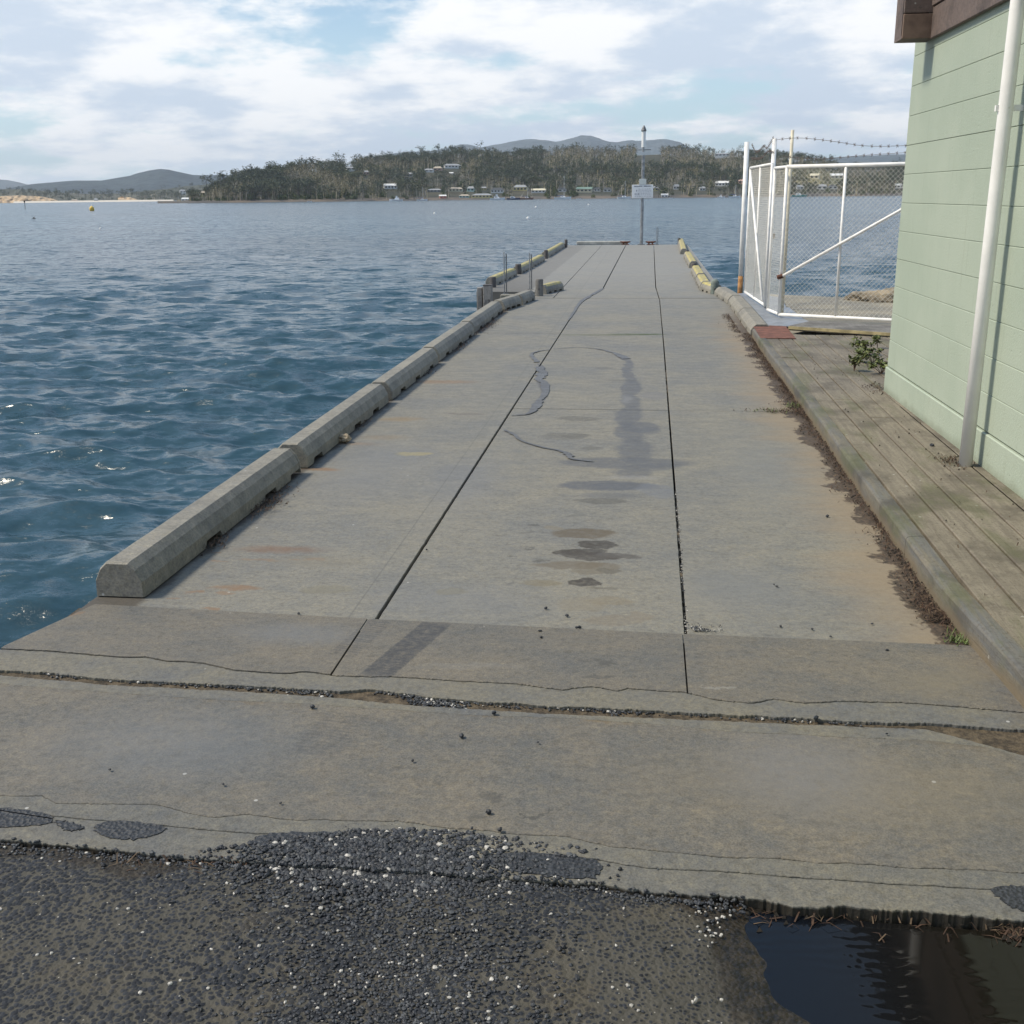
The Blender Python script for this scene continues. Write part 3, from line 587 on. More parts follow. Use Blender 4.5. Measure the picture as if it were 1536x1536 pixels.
# ---------------------------------------------------------------- wheel stops
M_blk = concrete('wheel stop concrete', (.28, .262, .218), (.185, .178, .16), [], world=True, speck=.6, grain=120, bstr=.6, streak=.1)
M_yel = plain('worn yellow paint', (.42, .355, .12), .7, rust=(.24, .23, .19), rustamt=.5, scale=9, var=.2)
def wheel_stop(L, notches, yellow=False, wd=.215, ht=.15, notchL=.2, seed=0):
    prof = [(-wd/2, 0), (-wd/2*.98, ht*.45), (-wd/2*.74, ht*.80), (-wd/2*.46, ht), (wd/2*.46, ht), (wd/2*.74, ht*.80), (wd/2*.98, ht*.45), (wd/2, 0)]
    cutsY = {0, .012, L-.012, L}; 
    for c in notches: cutsY |= {c*L-notchL/2, c*L-notchL/2+.012, c*L+notchL/2-.012, c*L+notchL/2}
    m = int(L/.09)
    for i in range(1, m): cutsY.add(i*L/m)
    ysx = sorted(cutsY); V = []; Fs = []; MI = []; n = len(prof)
    for i, y in enumerate(ysx):
        inn = any(abs(y-c*L) <= notchL/2-.0119 for c in notches); lift = .032 if inn else 0
        sc = .955 if y in (0, L) else 1
        for j, (x, z) in enumerate(prof):
            jx = .0010*mnoise.noise(Vector((y*9, j*3.1, seed))); jz = .0010*mnoise.noise(Vector((y*9, j*3.1, seed+5)))
            V.append((x*sc+jx, y, (lift if z == 0 else z*sc+jz)))
    for i in range(len(ysx)-1):
        for j in range(n): Fs.append((i*n+j, i*n+(j+1) % n, (i+1)*n+(j+1) % n, (i+1)*n+j)); MI.append(1 if yellow and j in (2, 3, 4) and .02 < ysx[i]/L < .97 else 0)
    Fs += [tuple(range(n))[::-1], tuple((len(ysx)-1)*n+j for j in range(n))]; MI += [0, 0]
    me = bpy.data.meshes.new('wheel_stop'); me.from_pydata(V, [], Fs); me.polygons.foreach_set('material_index', MI); me.update()
    bm = bmesh.new(); bm.from_mesh(me); bmesh.ops.recalc_face_normals(bm, faces=bm.faces); bm.to_mesh(me); bm.free(); return me
def place_stop(p, q, side, label, group, yellow=False, notches=(.22, .74), wd=.215, ht=.15, off=None, nl=.2):
    """p, q: ends of the base line that shows; side +1 puts the block to the left of p->q"""
    p = Vector(p); q = Vector(q); d = (q-p); L = d.length; d.normalize(); nn = Vector((-d.y, d.x, 0))*side
    o = link('wheel_stop', wheel_stop(L, notches, yellow, wd, ht, nl, seed=p.y*7), [M_blk, M_yel])
    o.location = p+nn*wd/2+Vector((0, 0, .002)); o.rotation_euler = (0, 0, math.atan2(-d.x, d.y))
    return tag(o, label, 'wheel stop', group)
GL = 'grey concrete wheel stops along the left edge of the jetty'
yl = [(4.08, 6.22), (6.36, 8.60), (8.70, 10.77), (10.89, 13.12), (13.24, 15.77)]
lb = ['weathered concrete wheel stop nearest the camera on the left edge, its blunt end facing us', 'second concrete wheel stop from the camera, rust stain at its near end', 'third concrete wheel stop from the camera along the left edge',
      'fourth concrete wheel stop from the camera along the left edge', 'fifth concrete wheel stop on the left edge with brown litter at its foot']
nts = [(.36, .75, .96), (.1, .55, .8), (.2, .5, .82), (.2, .55, .85), (.2, .6, .85)]
for (a, b), l_, nn_ in zip(yl, lb, nts):
    place_stop((-2.05+random.uniform(-.012, .012), a, 0), (-2.045+random.uniform(-.012, .012), b, 0), 1, l_, GL, notches=nn_)
place_stop((-2.03, 15.93, 0), tuple(g(783, 458)), 1, 'sixth concrete wheel stop on the left edge, where the row starts to turn inwards', GL, notches=(.2, .5, .8))
place_stop(tuple(g(785, 457)), tuple(g(803, 449.5)), 1, 'short concrete wheel stop ending at the round bollard beside the ladder opening', GL, notches=(.3, .8), nl=.12)
GY = 'yellow topped wheel stops around the jetty head'
place_stop(tuple(g(820, 441.5)), tuple(g(846, 435)), 1, 'yellow topped wheel stop jutting inwards beside the round bollard at the ladder opening', GY, True, (.2, .5, .8), nl=.14)
ly = [((745, 428), (776, 413.5)), ((783, 410.5), (800, 401.5)), ((801, 401), (817.5, 391)), ((823, 386.5), (847.5, 371))]
ll = ['yellow topped wheel stop on the far left edge, between the first and second stub posts', 'yellow topped wheel stop on the far left edge, just past the second stub post', 'yellow topped wheel stop on the far left edge, just before the third stub post', 'long yellow topped wheel stop on the far left edge, ending at the corner post']
for (a, b), l_ in zip(ly, ll): place_stop(tuple(g(*a)), tuple(g(*b)), 1, l_, GY, True, (.15, .38, .62, .85), nl=.22)
ry = [((1020, 381.5), (1016.5, 364.5), 'yellow topped wheel stop at the far right corner of the jetty head'), ((1033, 402), (1025, 386), 'yellow topped wheel stop on the far right edge between two stub posts'),
      ((1042.5, 422), (1036, 409), 'yellow topped wheel stop just nearer than the third stub post on the right edge'), ((1049, 435), (1043, 423.5), 'pair-end yellow topped wheel stop before the right edge turns to the round bollard')]
for a, b, l_ in ry: place_stop(tuple(g(*a)), tuple(g(*b)), -1, l_, GY, True, (.2, .5, .8), nl=.25)
place_stop(tuple(g(1065, 441)), tuple(g(1049.5, 436)), -1, 'short yellow topped wheel stop turning towards the domed bollard on the right', GY, True, (.3, .7), nl=.12)
GR = 'worn rounded concrete kerb blocks beside the metal sheets'
def fat(a, b, l_): return place_stop(tuple(g(*a)), tuple(g(*b)), -1, l_, GR, False, (.3, .75), wd=.25, ht=.13, nl=.12)
fat((1091, 455.5), (1071, 442.5), 'rounded kerb block next to the domed bollard on the right edge')
fat((1106.5, 476), (1092, 456.5), 'middle rounded kerb block on the right edge, between the bollard and the rusty plate')
fat((1125, 503), (1107, 477), 'rounded kerb block touching the near kerb beside the rusty plate')
# ---------------------------------------------------------------- posts on the jetty
M_post = timber('grey post timber', (.24, .23, .215), (.15, .145, .135), axis='Z')
M_dpost = timber('dark post timber', (.13, .12, .115), (.09, .085, .085), axis='Z')
def stub(px, pyb, pyt, wpx, label, group, mat, dome=False, z0=None):
    b = g(px, pyb); zt = zat(b.x, b.y, pyt); r = wpx/2/F*b.length
    mb = MB(); zz = -.5 if z0 is None else z0
    pts = [(0, 0, zz), (0, 0, zt-.02), (0, 0, zt)]; rr = [r, r, r*.88]
    if dome: pts = [(0, 0, zz), (0, 0, zt-r*.9), (0, 0, zt-r*.45), (0, 0, zt-r*.12), (0, 0, zt)]; rr = [r, r, r*.88, r*.55, r*.12]
    mb.tube(pts, rr, 16); e = empty('bollard', (b.x, b.y, 0), 0, label, 'bollard', group); mb.build('post', mat, e, smooth=False)
    mb = MB(); mb.tube([(0, -r*1.05, zt-.16), (0, -r*.9, zt-.16)], .018, 8); mb.build('bolt', M_dpost, e); return e
GB = 'short round timber posts between the wheel stops'
stub(809, 444, 418.5, 11.5, 'pale round bollard standing at the ladder opening on the left', GB, M_post)
stub(739.5, 431, 415, 9.5, 'stub post behind the square pile pair at the left corner of the jetty head', GB, M_dpost)
stub(777.5, 411, 396, 9, 'second stub post from the left corner, between yellow wheel stops', GB, M_dpost)
stub(819, 388, 375, 6, 'third stub post along the far left edge', GB, M_dpost)
stub(849, 371, 359, 4.5, 'small stub post at the far left end corner', GB, M_dpost)
stub(1018.5, 366, 357, 4, 'small stub post at the far right end corner', GB, M_dpost)
stub(1030, 386, 375, 5.5, 'second stub post from the far right end corner', GB, M_dpost)
stub(1040.5, 408, 394.5, 8, 'third stub post on the right edge, between yellow wheel stops', GB, M_dpost)
stub(1072, 441, 418.5, 12, 'domed grey green bollard on the right edge of the jetty', GB, plain('green grey paint', (.16, .19, .17), .7, scale=14, rust=(.1, .1, .09), rustamt=.6), dome=True)
# square pile pair at the ladder opening
M_sq = timber('pale sawn pile', (.33, .31, .29), (.24, .225, .21), axis='Z')
b = g(727, 462); dy = b.length; e = empty('fender_pile', (b.x, b.y, 0), 0, 'pair of square sawn timber piles marked 12 at the ladder opening', 'pile')
ztp = zat(b.x, b.y, 428)
s1 = 6.0/F*dy
MB().box(-.105, -.03, -.05, .06, -4, ztp-.03, ch=.006).build('pile_timber', M_sq, e); MB().box(-.012, .115, -.07, .07, -4, ztp, ch=.006).build('pile_timber', M_sq, e)
MB().box(-.012, .115, -.071, .071, ztp+.001, ztp+.012).build('cap', M_dpost, e)
tx = bpy.data.curves.new('number', 'FONT'); tx.body = '12'; tx.size = .085; tx.extrude = .001; tx.align_x = 'CENTER'
to = bpy.data.objects.new('tmp', tx); COL.objects.link(to); dg = bpy.context.evaluated_depsgraph_get(); me = bpy.data.meshes.new_from_object(to.evaluated_get(dg)); bpy.data.objects.remove(to)
M_blackp = plain('black paint', (.03, .03, .035), .6); me.materials.clear()
n_ = link('number', me, M_blackp, e, (.052, -.073, ztp-.26)); n_.rotation_euler = (math.pi/2, 0, 0)
# concrete side beam of ladder opening
bb = g(770, 445); mb = MB(); mb.box(-2.42, -1.75, 18.35, 18.5, -.32, .02, ch=.01); par(mb.build('side_beam', M_blk), jt)
M_gal = plain('galvanised steel', (.30, .31, .32), .45, .6, var=.3, scale=12)
M_dgal = plain('dull steel', (.16, .165, .17), .5, .5, var=.3, scale=12)
def rails(px1, px2, pyb, pyt, label, dx):
    b = g((px1+px2)/2, pyb); zt = zat(b.x, b.y, pyt); e = empty('ladder_rail', (b.x, b.y, 0), 0, label, 'ladder rail', 'steel ladder handrails at the jetty edge')
    hw = abs(px2-px1)/2/F*b.length
    for i, sx in enumerate((-1, 1)):
        MB().tube([(sx*hw, 0, -1.3), (sx*hw*.9, 0, zt-(.03 if i else 0))], .0095, 8).build('upright', M_dgal if i else M_gal, e)
    for k in range(5): MB().tube([(-hw, 0, -.25-.25*k), (hw, 0, -.25-.25*k)], .012, 6).build('rung', M_dgal, e)
    MB().box(-hw-.03, hw+.03, -.03, .03, -.02, .008).build('foot_plate', M_dgal, e)
rails(756.5, 760, 441, 378, 'left pair of thin steel ladder rails rising beside the square piles', 0)
rails(794.5, 797.5, 434, 379, 'right pair of thin steel ladder rails rising beside the round bollard', 0)
rails(984.6, 986.6, 366.5, 340, 'thin steel ladder rails at the far end beyond the light pole', 0)
# low pale beam across the far end
a, b = g(865, 367.3), g(940, 367.3); mb = MB(); mb.box(a.x, b.x, a.y-.1, a.y+.1, .002, .115, ch=.02)
o = mb.build('end_beam', plain('pale concrete', (.42, .41, .37), .7, scale=5)); tag(o, 'low pale concrete beam lying across the far end of the jetty', 'kerb beam')
M_rust = plain('rusted steel', (.13, .05, .03), .85, var=.5, scale=14, bump=.5)
for px, l_ in ((938, 'rusty cleat at the right end of the pale end beam'), (976, 'rusty cleat on the end edge beside the far ladder')):
    q = g(px, 367); e = empty('cleat', (q.x, q.y-.1, .0), 0, l_, 'cleat', 'rusty mooring cleats on the end edge')
    MB().box(-.13, .13, -.07, .07, .002, .02).build('base', M_rust, e); MB().tube([(-.17, 0, .1), (-.08, 0, .085), (.08, 0, .085), (.17, 0, .1)], [.02, .03, .03, .02], 8).tube([(-.06, 0, .015), (-.06, 0, .085)], .025, 8).tube([(.06, 0, .015), (.06, 0, .085)], .025, 8).build('horn', M_rust, e)
# light pole and sign
b = g(962, 367); ax = b.x; ay = b.y
e = empty('light_pole', (ax, ay, 0), 0, 'tall grey pole with a white tube light and white notice board at the jetty end', 'light pole')
Z = lambda py: zat(ax, ay, py)
pxm = b.length/F
MB().tube([(0, 0, 0), (0, 0, Z(160+73))], .052, 12).build('pole', M_gal, e)
MB().box(-.12, .12, -.12, .12, .001, .02).build('foot_plate', M_dgal, e)
MB().tube([(0, 0, Z(228)), (0, 0, Z(195.5))], .035, 10).build('upper_pole', M_gal, e)
MB().tube([(0, 0, Z(221)), (0, 0, Z(197))], .068, 14).build('lamp_tube', plain('white lamp cover', (.8, .8, .78), .35, var=.03), e)
MB().tube([(0, 0, Z(197)), (0, 0, Z(195.3)), (0, 0, Z(191)), (0, 0, Z(188))], [.085, .085, .05, .012], 12).build('lamp_cap', M_dgal, e)
MB().tube([(-.24, 0, Z(224.8)), (.24, 0, Z(224.8))], .012, 6).tube([(0, -.1, Z(224.8)), (0, .1, Z(224.8))], .012, 6).build('cross_bar', M_dgal, e)
M_white = plain('white enamel', (.76, .77, .78), .5, var=.04, scale=3)
sgn = MB().box(-15*pxm, 15*pxm, -.085, -.065, Z(297), Z(277), ch=.006).build('notice_board', M_white, e)
M_txt = plain('faded grey lettering', (.45, .46, .5), .7); M_txt2 = plain('dark lettering', (.13, .14, .18), .7)
mb = MB(); r5 = random.Random(3)
hx = -12.2*pxm
while hx < 12*pxm:
    ww = r5.uniform(.03, .055); 
    if abs(hx-0.0) > .03: mb.box(hx, min(hx+ww*.8, 12.3*pxm), -.0885, -.0855, Z(279.9), Z(278.7), 0)
    hx += ww
for k in range(6):
    y_ = 283+k*2.2; x_ = -6*pxm if k != 5 else -11*pxm
    while x_ < 12*pxm:
        ww = r5.uniform(.02, .07); mb.box(x_, min(x_+ww, 12.5*pxm), -.0885, -.0855, Z(y_+.7), Z(y_), 1); x_ += ww+.02
for x_ in (-11, -8.6, -6.3): mb.box((x_)*pxm, (x_+1.4)*pxm, -.0885, -.0855, Z(292.5), Z(289.5), 1)
mb.box(-9.2*pxm, -7.6*pxm, -.0885, -.0855, Z(287.5), Z(284.5), 1)
mb.build('lettering', [M_txt2, M_txt], sgn)['kind'] = 'stuff'
MB().box(-5*pxm, 5*pxm, -.095, -.05, Z(277), Z(268.5), ch=.005).build('meter_box', plain('pale grey box', (.55, .58, .57), .5, var=.05), e)
# ---------------------------------------------------------------- quay behind the boardwalk
DZ = .10
nt = NT('sandy concrete'); P = wpos(nt); n1 = nt.noise(P, 1.6, 6, .6); c = nt.mix(nt.mr(n1, .35, .65), (.30, .265, .195), (.225, .205, .165))
c = nt.mix(nt.mr(nt.noise(P, 60, 4, .7), .5, .7, 0, .5), c, (.1, .09, .07)); nt.fin(c, .85, nt.bump(nt.noise(P, 25, 5, .7), .4, .02)); M_sand = nt.mat
e1, e2, e3 = g(1165, 440, .07), g(1240, 443, .07), g(1345, 448, .07)
mb = MB(); pl = [(1.24, 3.3), (14, 3.3), (14, e3.y-.8), (e3.x+1, e3.y-.2)]
eds = [(e3.x, e3.y), (e2.x, e2.y), (e1.x, e1.y), (g(1110, 440).x, e1.y+.1), (1.36, 17.6), (1.30, 13.5)]
for i in range(len(eds)-1):
    for k in range(6):
        u = k/6; x = eds[i][0]+(eds[i+1][0]-eds[i][0])*u; y = eds[i][1]+(eds[i+1][1]-eds[i][1])*u; pl.append((x, y+.12*mnoise.noise(Vector((x*2, y*2, 0)))))
pl.append(eds[-1])
mb.prism(pl, -3, .055); o = mb.build('quay', M_sand); tag(o, kind='structure')
# rock mound at the water's edge
def rock(name, loc, sx, sy, sz, mat, seed, lab, cat, group=None):
    bm = bmesh.new(); bmesh.ops.create_icosphere(bm, subdivisions=4, radius=1)
    for v in bm.verts:
        p = v.co*1.4+Vector((seed, 0, 0)); k = 1+.35*mnoise.noise(p)+.16*mnoise.noise(p*3)+.07*mnoise.noise(p*8); v.co = Vector((v.co.x*sx*k, v.co.y*sy*k, v.co.z*sz*k))
    me = bpy.data.meshes.new(name); bm.to_mesh(me); bm.free(); o = link(name, me, mat); o.location = loc; return tag(o, lab, cat, group)
M_rock = plain('tan rock', (.27, .22, .15), .9, var=.5, scale=6, bump=.8, bscale=22)
q = g(1330, 451, .06); rock('boulder', (q.x+.15, q.y+.1, .02), .70, .40, .22, M_rock, 3, 'low tan boulder at the water edge behind the right end of the gate', 'boulder')
q = g(1292, 449, .06); rock('boulder', (q.x, q.y, .02), .32, .22, .12, M_rock, 9, 'small brown boulder left of the low tan one behind the gate', 'boulder')
# ---------------------------------------------------------------- boardwalk
M_kerb = timber('kerb timber', (.115, .118, .118), (.17, .15, .108), dark=(.07, .06, .045), moss=.5)
M_deckw = timber('boardwalk timber', (.225, .198, .150), (.15, .130, .098), dark=(.07, .055, .038), moss=.4)
M_deckg = timber('grey boardwalk timber', (.21, .2, .18), (.16, .15, .135), dark=(.07, .062, .05))
bw = empty('boardwalk', (1.3, 3, 0), 0, 'weathered plank boardwalk with raised kerb between the jetty lane and the green wall', 'boardwalk')
KX = [(2.2, 1.245), (3.44, 1.235), (4.25, 1.19), (6.4, 1.198), (8.5, 1.215), (10.9, 1.21), (13.3, 1.228)]
def kx(y): return float(np.interp(y, [a for a, _ in KX], [b for _, b in KX]))+.006*mnoise.noise(Vector((y*1.3, 2, 2)))+.003*mnoise.noise(Vector((y*7, 2, 2)))
mb = MB(); prof = [(0, -.02), (-.001, .05), (.0, .088), (.006, .098), (.016, .1015), (.05, .102), (.078, .100), (.078, -.02)]
for (y0, y1) in ((2.2, 4.9), (4.904, 7.6), (7.604, 10.2), (10.204, 12.95)):
    m = int((y1-y0)/.08); V = []; Fs = []; n = len(prof)
    for i in range(m+1):
        y = y0+(y1-y0)*i/m
        for j, (x, z) in enumerate(prof): V.append((kx(y)+x+.0014*mnoise.noise(Vector((y*6, j*2.2, 0))), y, z+(.0014*mnoise.noise(Vector((y*5, j*2.2, 4))) if z > 0 else 0)))
    for i in range(m):
        for j in range(n): Fs.append((i*n+j, i*n+(j+1) % n, (i+1)*n+(j+1) % n, (i+1)*n+j))
    Fs += [tuple(range(n))[::-1], tuple(m*n+j for j in range(n))]; mb.add(V, Fs)
kt = M_kerb.node_tree; kb = kt.nodes['Principled BSDF'] if 'Principled BSDF' in kt.nodes else [n for n in kt.nodes if n.type == 'BSDF_PRINCIPLED'][0]
src = kb.inputs['Base Color'].links[0].from_socket; geo_ = kt.nodes.new('ShaderNodeNewGeometry'); sx_ = kt.nodes.new('ShaderNodeSeparateXYZ'); kt.links.new(geo_.outputs['Position'], sx_.inputs[0])
nz_ = kt.nodes.new('ShaderNodeTexNoise'); kt.links.new(geo_.outputs['Position'], nz_.inputs['Vector']); nz_.inputs['Scale'].default_value = 4; nz_.inputs['Detail'].default_value = 5
ad_ = kt.nodes.new('ShaderNodeMath'); ad_.operation = 'MULTIPLY_ADD'; kt.links.new(nz_.outputs['Fac'], ad_.inputs[0]); ad_.inputs[1].default_value = .10; kt.links.new(sx_.outputs[2], ad_.inputs[2])
m2_ = kt.nodes.new('ShaderNodeMapRange'); kt.links.new(ad_.outputs[0], m2_.inputs[0])
for i_, v_ in zip((1, 2, 3, 4), (.07, .11, .85, 0)): m2_.inputs[i_].default_value = v_
mx_ = kt.nodes.new('ShaderNodeMix'); mx_.data_type = 'RGBA'; kt.links.new(m2_.outputs[0], mx_.inputs[0]); kt.links.new(src, mx_.inputs[6]); mx_.inputs[7].default_value = (.16, .125, .078, 1); kt.links.new(mx_.outputs[2], kb.inputs['Base Color'])
par(mb.build('kerb', M_kerb), bw)
mb = MB(); x = 1.292; widths = [.132, .145, .15, .145, .15, .14, .145]+[.145]*9; rb = random.Random(2)
for i, wd in enumerate(widths):
    ycut = [2.0]+sorted(rb.uniform(3.2, 11) for _ in range(2))+[12.45]
    for a, b_ in zip(ycut[:-1], ycut[1:]):
        if x > 1.9 and b_ < 8.6: continue
        a_ = a if x < 1.85 else max(a, 8.2)
        dzz = rb.uniform(-.004, .003); y_ = a_+.002; cz = .095+dzz
        mb.box(x+.0045, x+wd-.0045, y_, b_-.002, cz-.04, cz, ch=.004)
    x += wd
par(mb.build('planking', [M_deckw]), bw)
# cross planks beyond, then the metal sheets
mb = MB(); mb.box(1.30, 1.62, 12.47, 13.0, .055, .094, ch=.004); par(mb.build('cross_plank', M_deckg), bw)
a = g(1180, 491, .13); b = g(1345, 502, .13)
ang = math.atan2(b.y-a.y, b.x-a.x)
e = empty('sleeper', (a.x, a.y, 0), ang, 'grey timber sleeper lying across the boardwalk in front of the gate', 'sleeper')
M_yelt = plain('yellowed timber edge', (.36, .30, .16), .8, var=.3)
MB().box(.02, 3.2, .012, .62, .096, .150, ch=.008).build('beam', M_deckg, e); MB().box(.02, 3.2, -.003, .010, .112, .144).build('edge_strip', M_yelt, e)
nt = NT('galvanised sheet'); P = wpos(nt); c = nt.mix(nt.mr(nt.noise(P, 7, 5, .6), .35, .65), (.34, .36, .385), (.24, .255, .275)); c = nt.mix(nt.mr(nt.noise(P, 22, 5, .7), .6, .68, 0, .6), c, (.16, .14, .12))
nt.fin(c, .42, nt.bump(nt.noise(nt.mapping(P, scale=(1, 6, 1)), 6, 3, .5), .3, .01), .45); M_sheet = nt.mat
def sheet(pxs, z, label, lift=0):
    q = [g(x_, y_, z) for x_, y_ in pxs]; mb = MB(); n = len(q)
    vs = [(p.x, p.y, z-.004+lift*.0) for p in q]+[(p.x, p.y, z) for p in q]
    mb.add(vs, [tuple(range(n, 2*n)), tuple(range(n))[::-1]]+[(i, (i+1) % n, n+(i+1) % n, n+i) for i in range(n)])
    # raised ribs
    d = (q[1]-q[0]); 
    o = mb.build('metal_sheet', M_sheet); tag(o, label, 'metal sheet', 'galvanised sheets covering the end of the boardwalk'); return o
sheet([(1098, 441), (1121, 439), (1172, 446), (1180, 462), (1112, 462.5)], .088, 'farthest galvanised sheet at the foot of the rusty gate post')
sheet([(1110.5, 461), (1184, 461), (1206, 479), (1126, 478)], .094, 'middle galvanised sheet between the kerb blocks and the gate')
sheet([(1125, 477), (1204, 477.5), (1237, 492.5), (1129, 486.5)], .100, 'nearest galvanised sheet sticking out under the gate, pointed right corner')
q = [g(x_, y_, .103) for x_, y_ in ((1128.5, 487), (1178.7, 489.5), (1194, 507.7), (1141, 507))]
mb = MB().add([(p.x, p.y, .098) for p in q]+[(p.x, p.y, .104) for p in q], [(4, 5, 6, 7), (3, 2, 1, 0), (0, 1, 5, 4), (1, 2, 6, 5), (2, 3, 7, 6), (3, 0, 4, 7)])
o = mb.build('rusty_plate', plain('red rust plate', (.16, .065, .042), .85, var=.35, scale=10, bump=.4)); tag(o, 'red brown rusty plate lying at the end of the boardwalk kerb', 'metal plate')
# ---------------------------------------------------------------- building
F0 = g(1328, 585, DZ); N0 = g(1536, 745, DZ); wd_ = (N0-F0).normalized(); bang = math.atan2(wd_.x, -wd_.y)   # rotation so local -Y runs to the camera
bl = empty('blockwork_shed', (F0.x, F0.y, 0), bang, 'pale green painted block building with dark timber eave on the right', 'building')
Rz = Matrix.Rotation(bang, 3, 'Z'); Ri = Rz.inverted()
def toL(p): return Ri@(Vector(p)-Vector((F0.x, F0.y, 0)))
nt = NT('green painted block'); P = nt.tc.outputs['Object']; n1 = nt.noise(P, 1.2, 5, .6)
c = nt.mix(nt.mr(n1, .35, .65), (.335, .392, .312), (.372, .425, .342)); fine = nt.noise(P, 70, 4, .7); pit = nt.vor(P, 120)
hole = nt.vor(P, 16); hn = nt.noise(P, 5, 3, .6)
c = nt.mix(nt.math('MULTIPLY', nt.mr(hole, .05, .09, .55, 0), nt.mr(hn, .5, .6)), c, (.14, .17, .12))
c = nt.mix(nt.mr(nt.noise(P, 30, 5, .75), .58, .72, 0, .35), c, (.22, .27, .19))
zz = nt.sep(P); drip = nt.noise(nt.mapping(P, scale=(1, 6, .5)), 2.5, 5, .7); c = nt.mix(nt.mr(drip, .60, .72, 0, .28), c, (.20, .21, .13))
base = nt.math('ADD', zz[2], nt.math('MULTIPLY', nt.math('SUBTRACT', nt.noise(P, 6, 5, .7), .5), .12)); c = nt.mix(nt.mr(base, .09, .16, .45, 0), c, (.16, .17, .11))
crs = nt.math('FLOOR', nt.math('DIVIDE', nt.math('SUBTRACT', zz[2], .292), .2045)); yy_ = nt.math('FRACT', nt.math('ADD', nt.math('MULTIPLY', zz[1], -2.5), nt.math('MULTIPLY', crs, .5)))
perp = nt.mr(nt.math('ABSOLUTE', nt.math('SUBTRACT', yy_, .5)), .003, .011, 1, 0); c = nt.mix(nt.math('MULTIPLY', perp, nt.mr(nt.noise(P, 3, 3, .6), .42, .6, .02, .3)), c, (.15, .18, .14))
nt.fin(c, .6, nt.bump(nt.math('ADD', fine, nt.math('MULTIPLY', nt.mr(hole, .05, .12), .6)), .5, .006)); M_wall = nt.mat
ZB = zat(F0.x, F0.y, 73)          # underside of the eave box
WH = ZB+.62; LEN = 11.0; WIDX = 6.5
mb = MB(); cz = [DZ-.1, .292]
zc_ = .292
cs = [.292]
while cs[-1] < WH: cs.append(cs[-1]+.2045)
# plinth course sits 12 mm proud
mb.box(-.012, WIDX, -LEN, 0.012, 0.0, .285, ch=.006)
for i in range(len(cs)-1):
    z0, z1 = cs[i], min(cs[i+1], WH)
    L0 = 0.0; st = .2 if i % 2 else .4; yy = 0.0
    # blocks of one course on the lane side, butted with hairline recessed perpends
    ycuts = [0.0]; yv = -st
    while yv > -LEN: ycuts.append(yv); yv -= .4
    ycuts.append(-LEN)
    mb.box(.0006*((i*5) % 4), .19, -LEN, 0, z0+.0006, z1-.0006, ch=.0034)
    mb.box(.19, WIDX, -.19, 0, z0+.0006, z1-.0006, ch=.0034)
mb.box(.02, WIDX-.02, -LEN+.02, -.02, 0, WH-.02)
mb.build('wall', M_wall, bl)
M_fas = timber('dark eave boards', (.12, .092, .082), (.17, .125, .105), dark=(.05, .042, .04), axis='X', rough=.7)
M_fasw = plain('brown board', (.17, .115, .085), .7, var=.3, scale=7)
# find where the box front meets the wall: wall line point whose ZB projects to y=57.5
tb = min(np.linspace(0, 4, 400), key=lambda s: abs(pr(F0.x+wd_.x*s, F0.y+wd_.y*s, ZB)[1]-57.5))
# how far it juts out: front bottom left corner shows at x=1355
jo = min(np.linspace(0, 1.2, 400), key=lambda s: abs(pr(*(Rz@Vector((-s, -tb, ZB))+Vector((F0.x, F0.y, 0))))[0]-1352))
print('eave box', tb, jo, ZB)
yb_ = min(np.linspace(-tb, 1.0, 400), key=lambda s: abs(pr(*(Rz@Vector((-jo, s, ZB))+Vector((F0.x, F0.y, 0))))[0]-1341)); print('eave back', yb_)
mb = MB(); mb.box(-jo, -.005, -tb, yb_, ZB, ZB+.02); mb.box(-jo-.0, -jo+.02, -tb+.02, yb_, ZB+.021, WH+.3); 
mb.box(-jo+.021, -.005, yb_-.02, yb_, ZB+.021, WH+.3)
mb.build('eave_box', M_fas, bl)
mb = MB(); mb.box(-jo, -.002, -tb-.02, -tb, ZB, ZB+.155, 1, ch=.004); mb.box(-jo, -.002, -tb-.02, -tb, ZB+.16, ZB+.9, 0, ch=.004); mb.box(-.032, -.002, -tb-.028, -tb-.0205, ZB-.004, ZB+.9, 1)
mb.build('eave_front_board', [M_fas, M_fasw], bl)
# fascia along the wall: starts slightly above, bottom follows the level of the box
mb = MB(); mb.box(-.035, -.004, -LEN-.2, -tb-.03, ZB-.004, ZB+.19, ch=.003); mb.box(-.045, -.004, -LEN-.2, -tb-.03, ZB+.196, ZB+.9, ch=.003)
mb.build('fascia_board', M_fas, bl)
MB().box(-jo-.05, WIDX+.2, -LEN-.25, .12, ZB+.93, ZB+1.0).build('roof', plain('roof steel', (.3, .31, .3), .4, .5), bl)
# downpipe
pb = g(1448, 697, DZ); tp = min(np.linspace(3, 3, 1), key=lambda s: s)
M_pipe = plain('white pipe paint', (.80, .79, .76), .45, var=.06, scale=5, rust=(.42, .38, .24), rustamt=.66)
lp = toL(pb); lp.x = min(lp.x, -.045)
print('pipe local', lp, 'top proj', pr(pb.x, pb.y, 2.6), 'base', pr(pb.x, pb.y, .1))
pp = empty('downpipe', (0, 0, 0)); pp.parent = bl; bpy.data.objects.remove(pp)
zt = 2.75
tgt = min(((dx, dy) for dx in np.linspace(-.05, .3, 36) for dy in np.linspace(0, 0, 1)), key=lambda a: abs(pr(pb.x+a[0], pb.y, zt)[0]-1541))
pl_ = [(lp.x, lp.y, DZ-.005), (lp.x+.004, lp.y-.002, 1.4), (lp.x+.012, lp.y-.008, zt), (lp.x+.015, lp.y-.01, zt+.5)]
pipe = MB().tube(pl_, .037, 20).build('downpipe', M_pipe, bl, smooth=False)
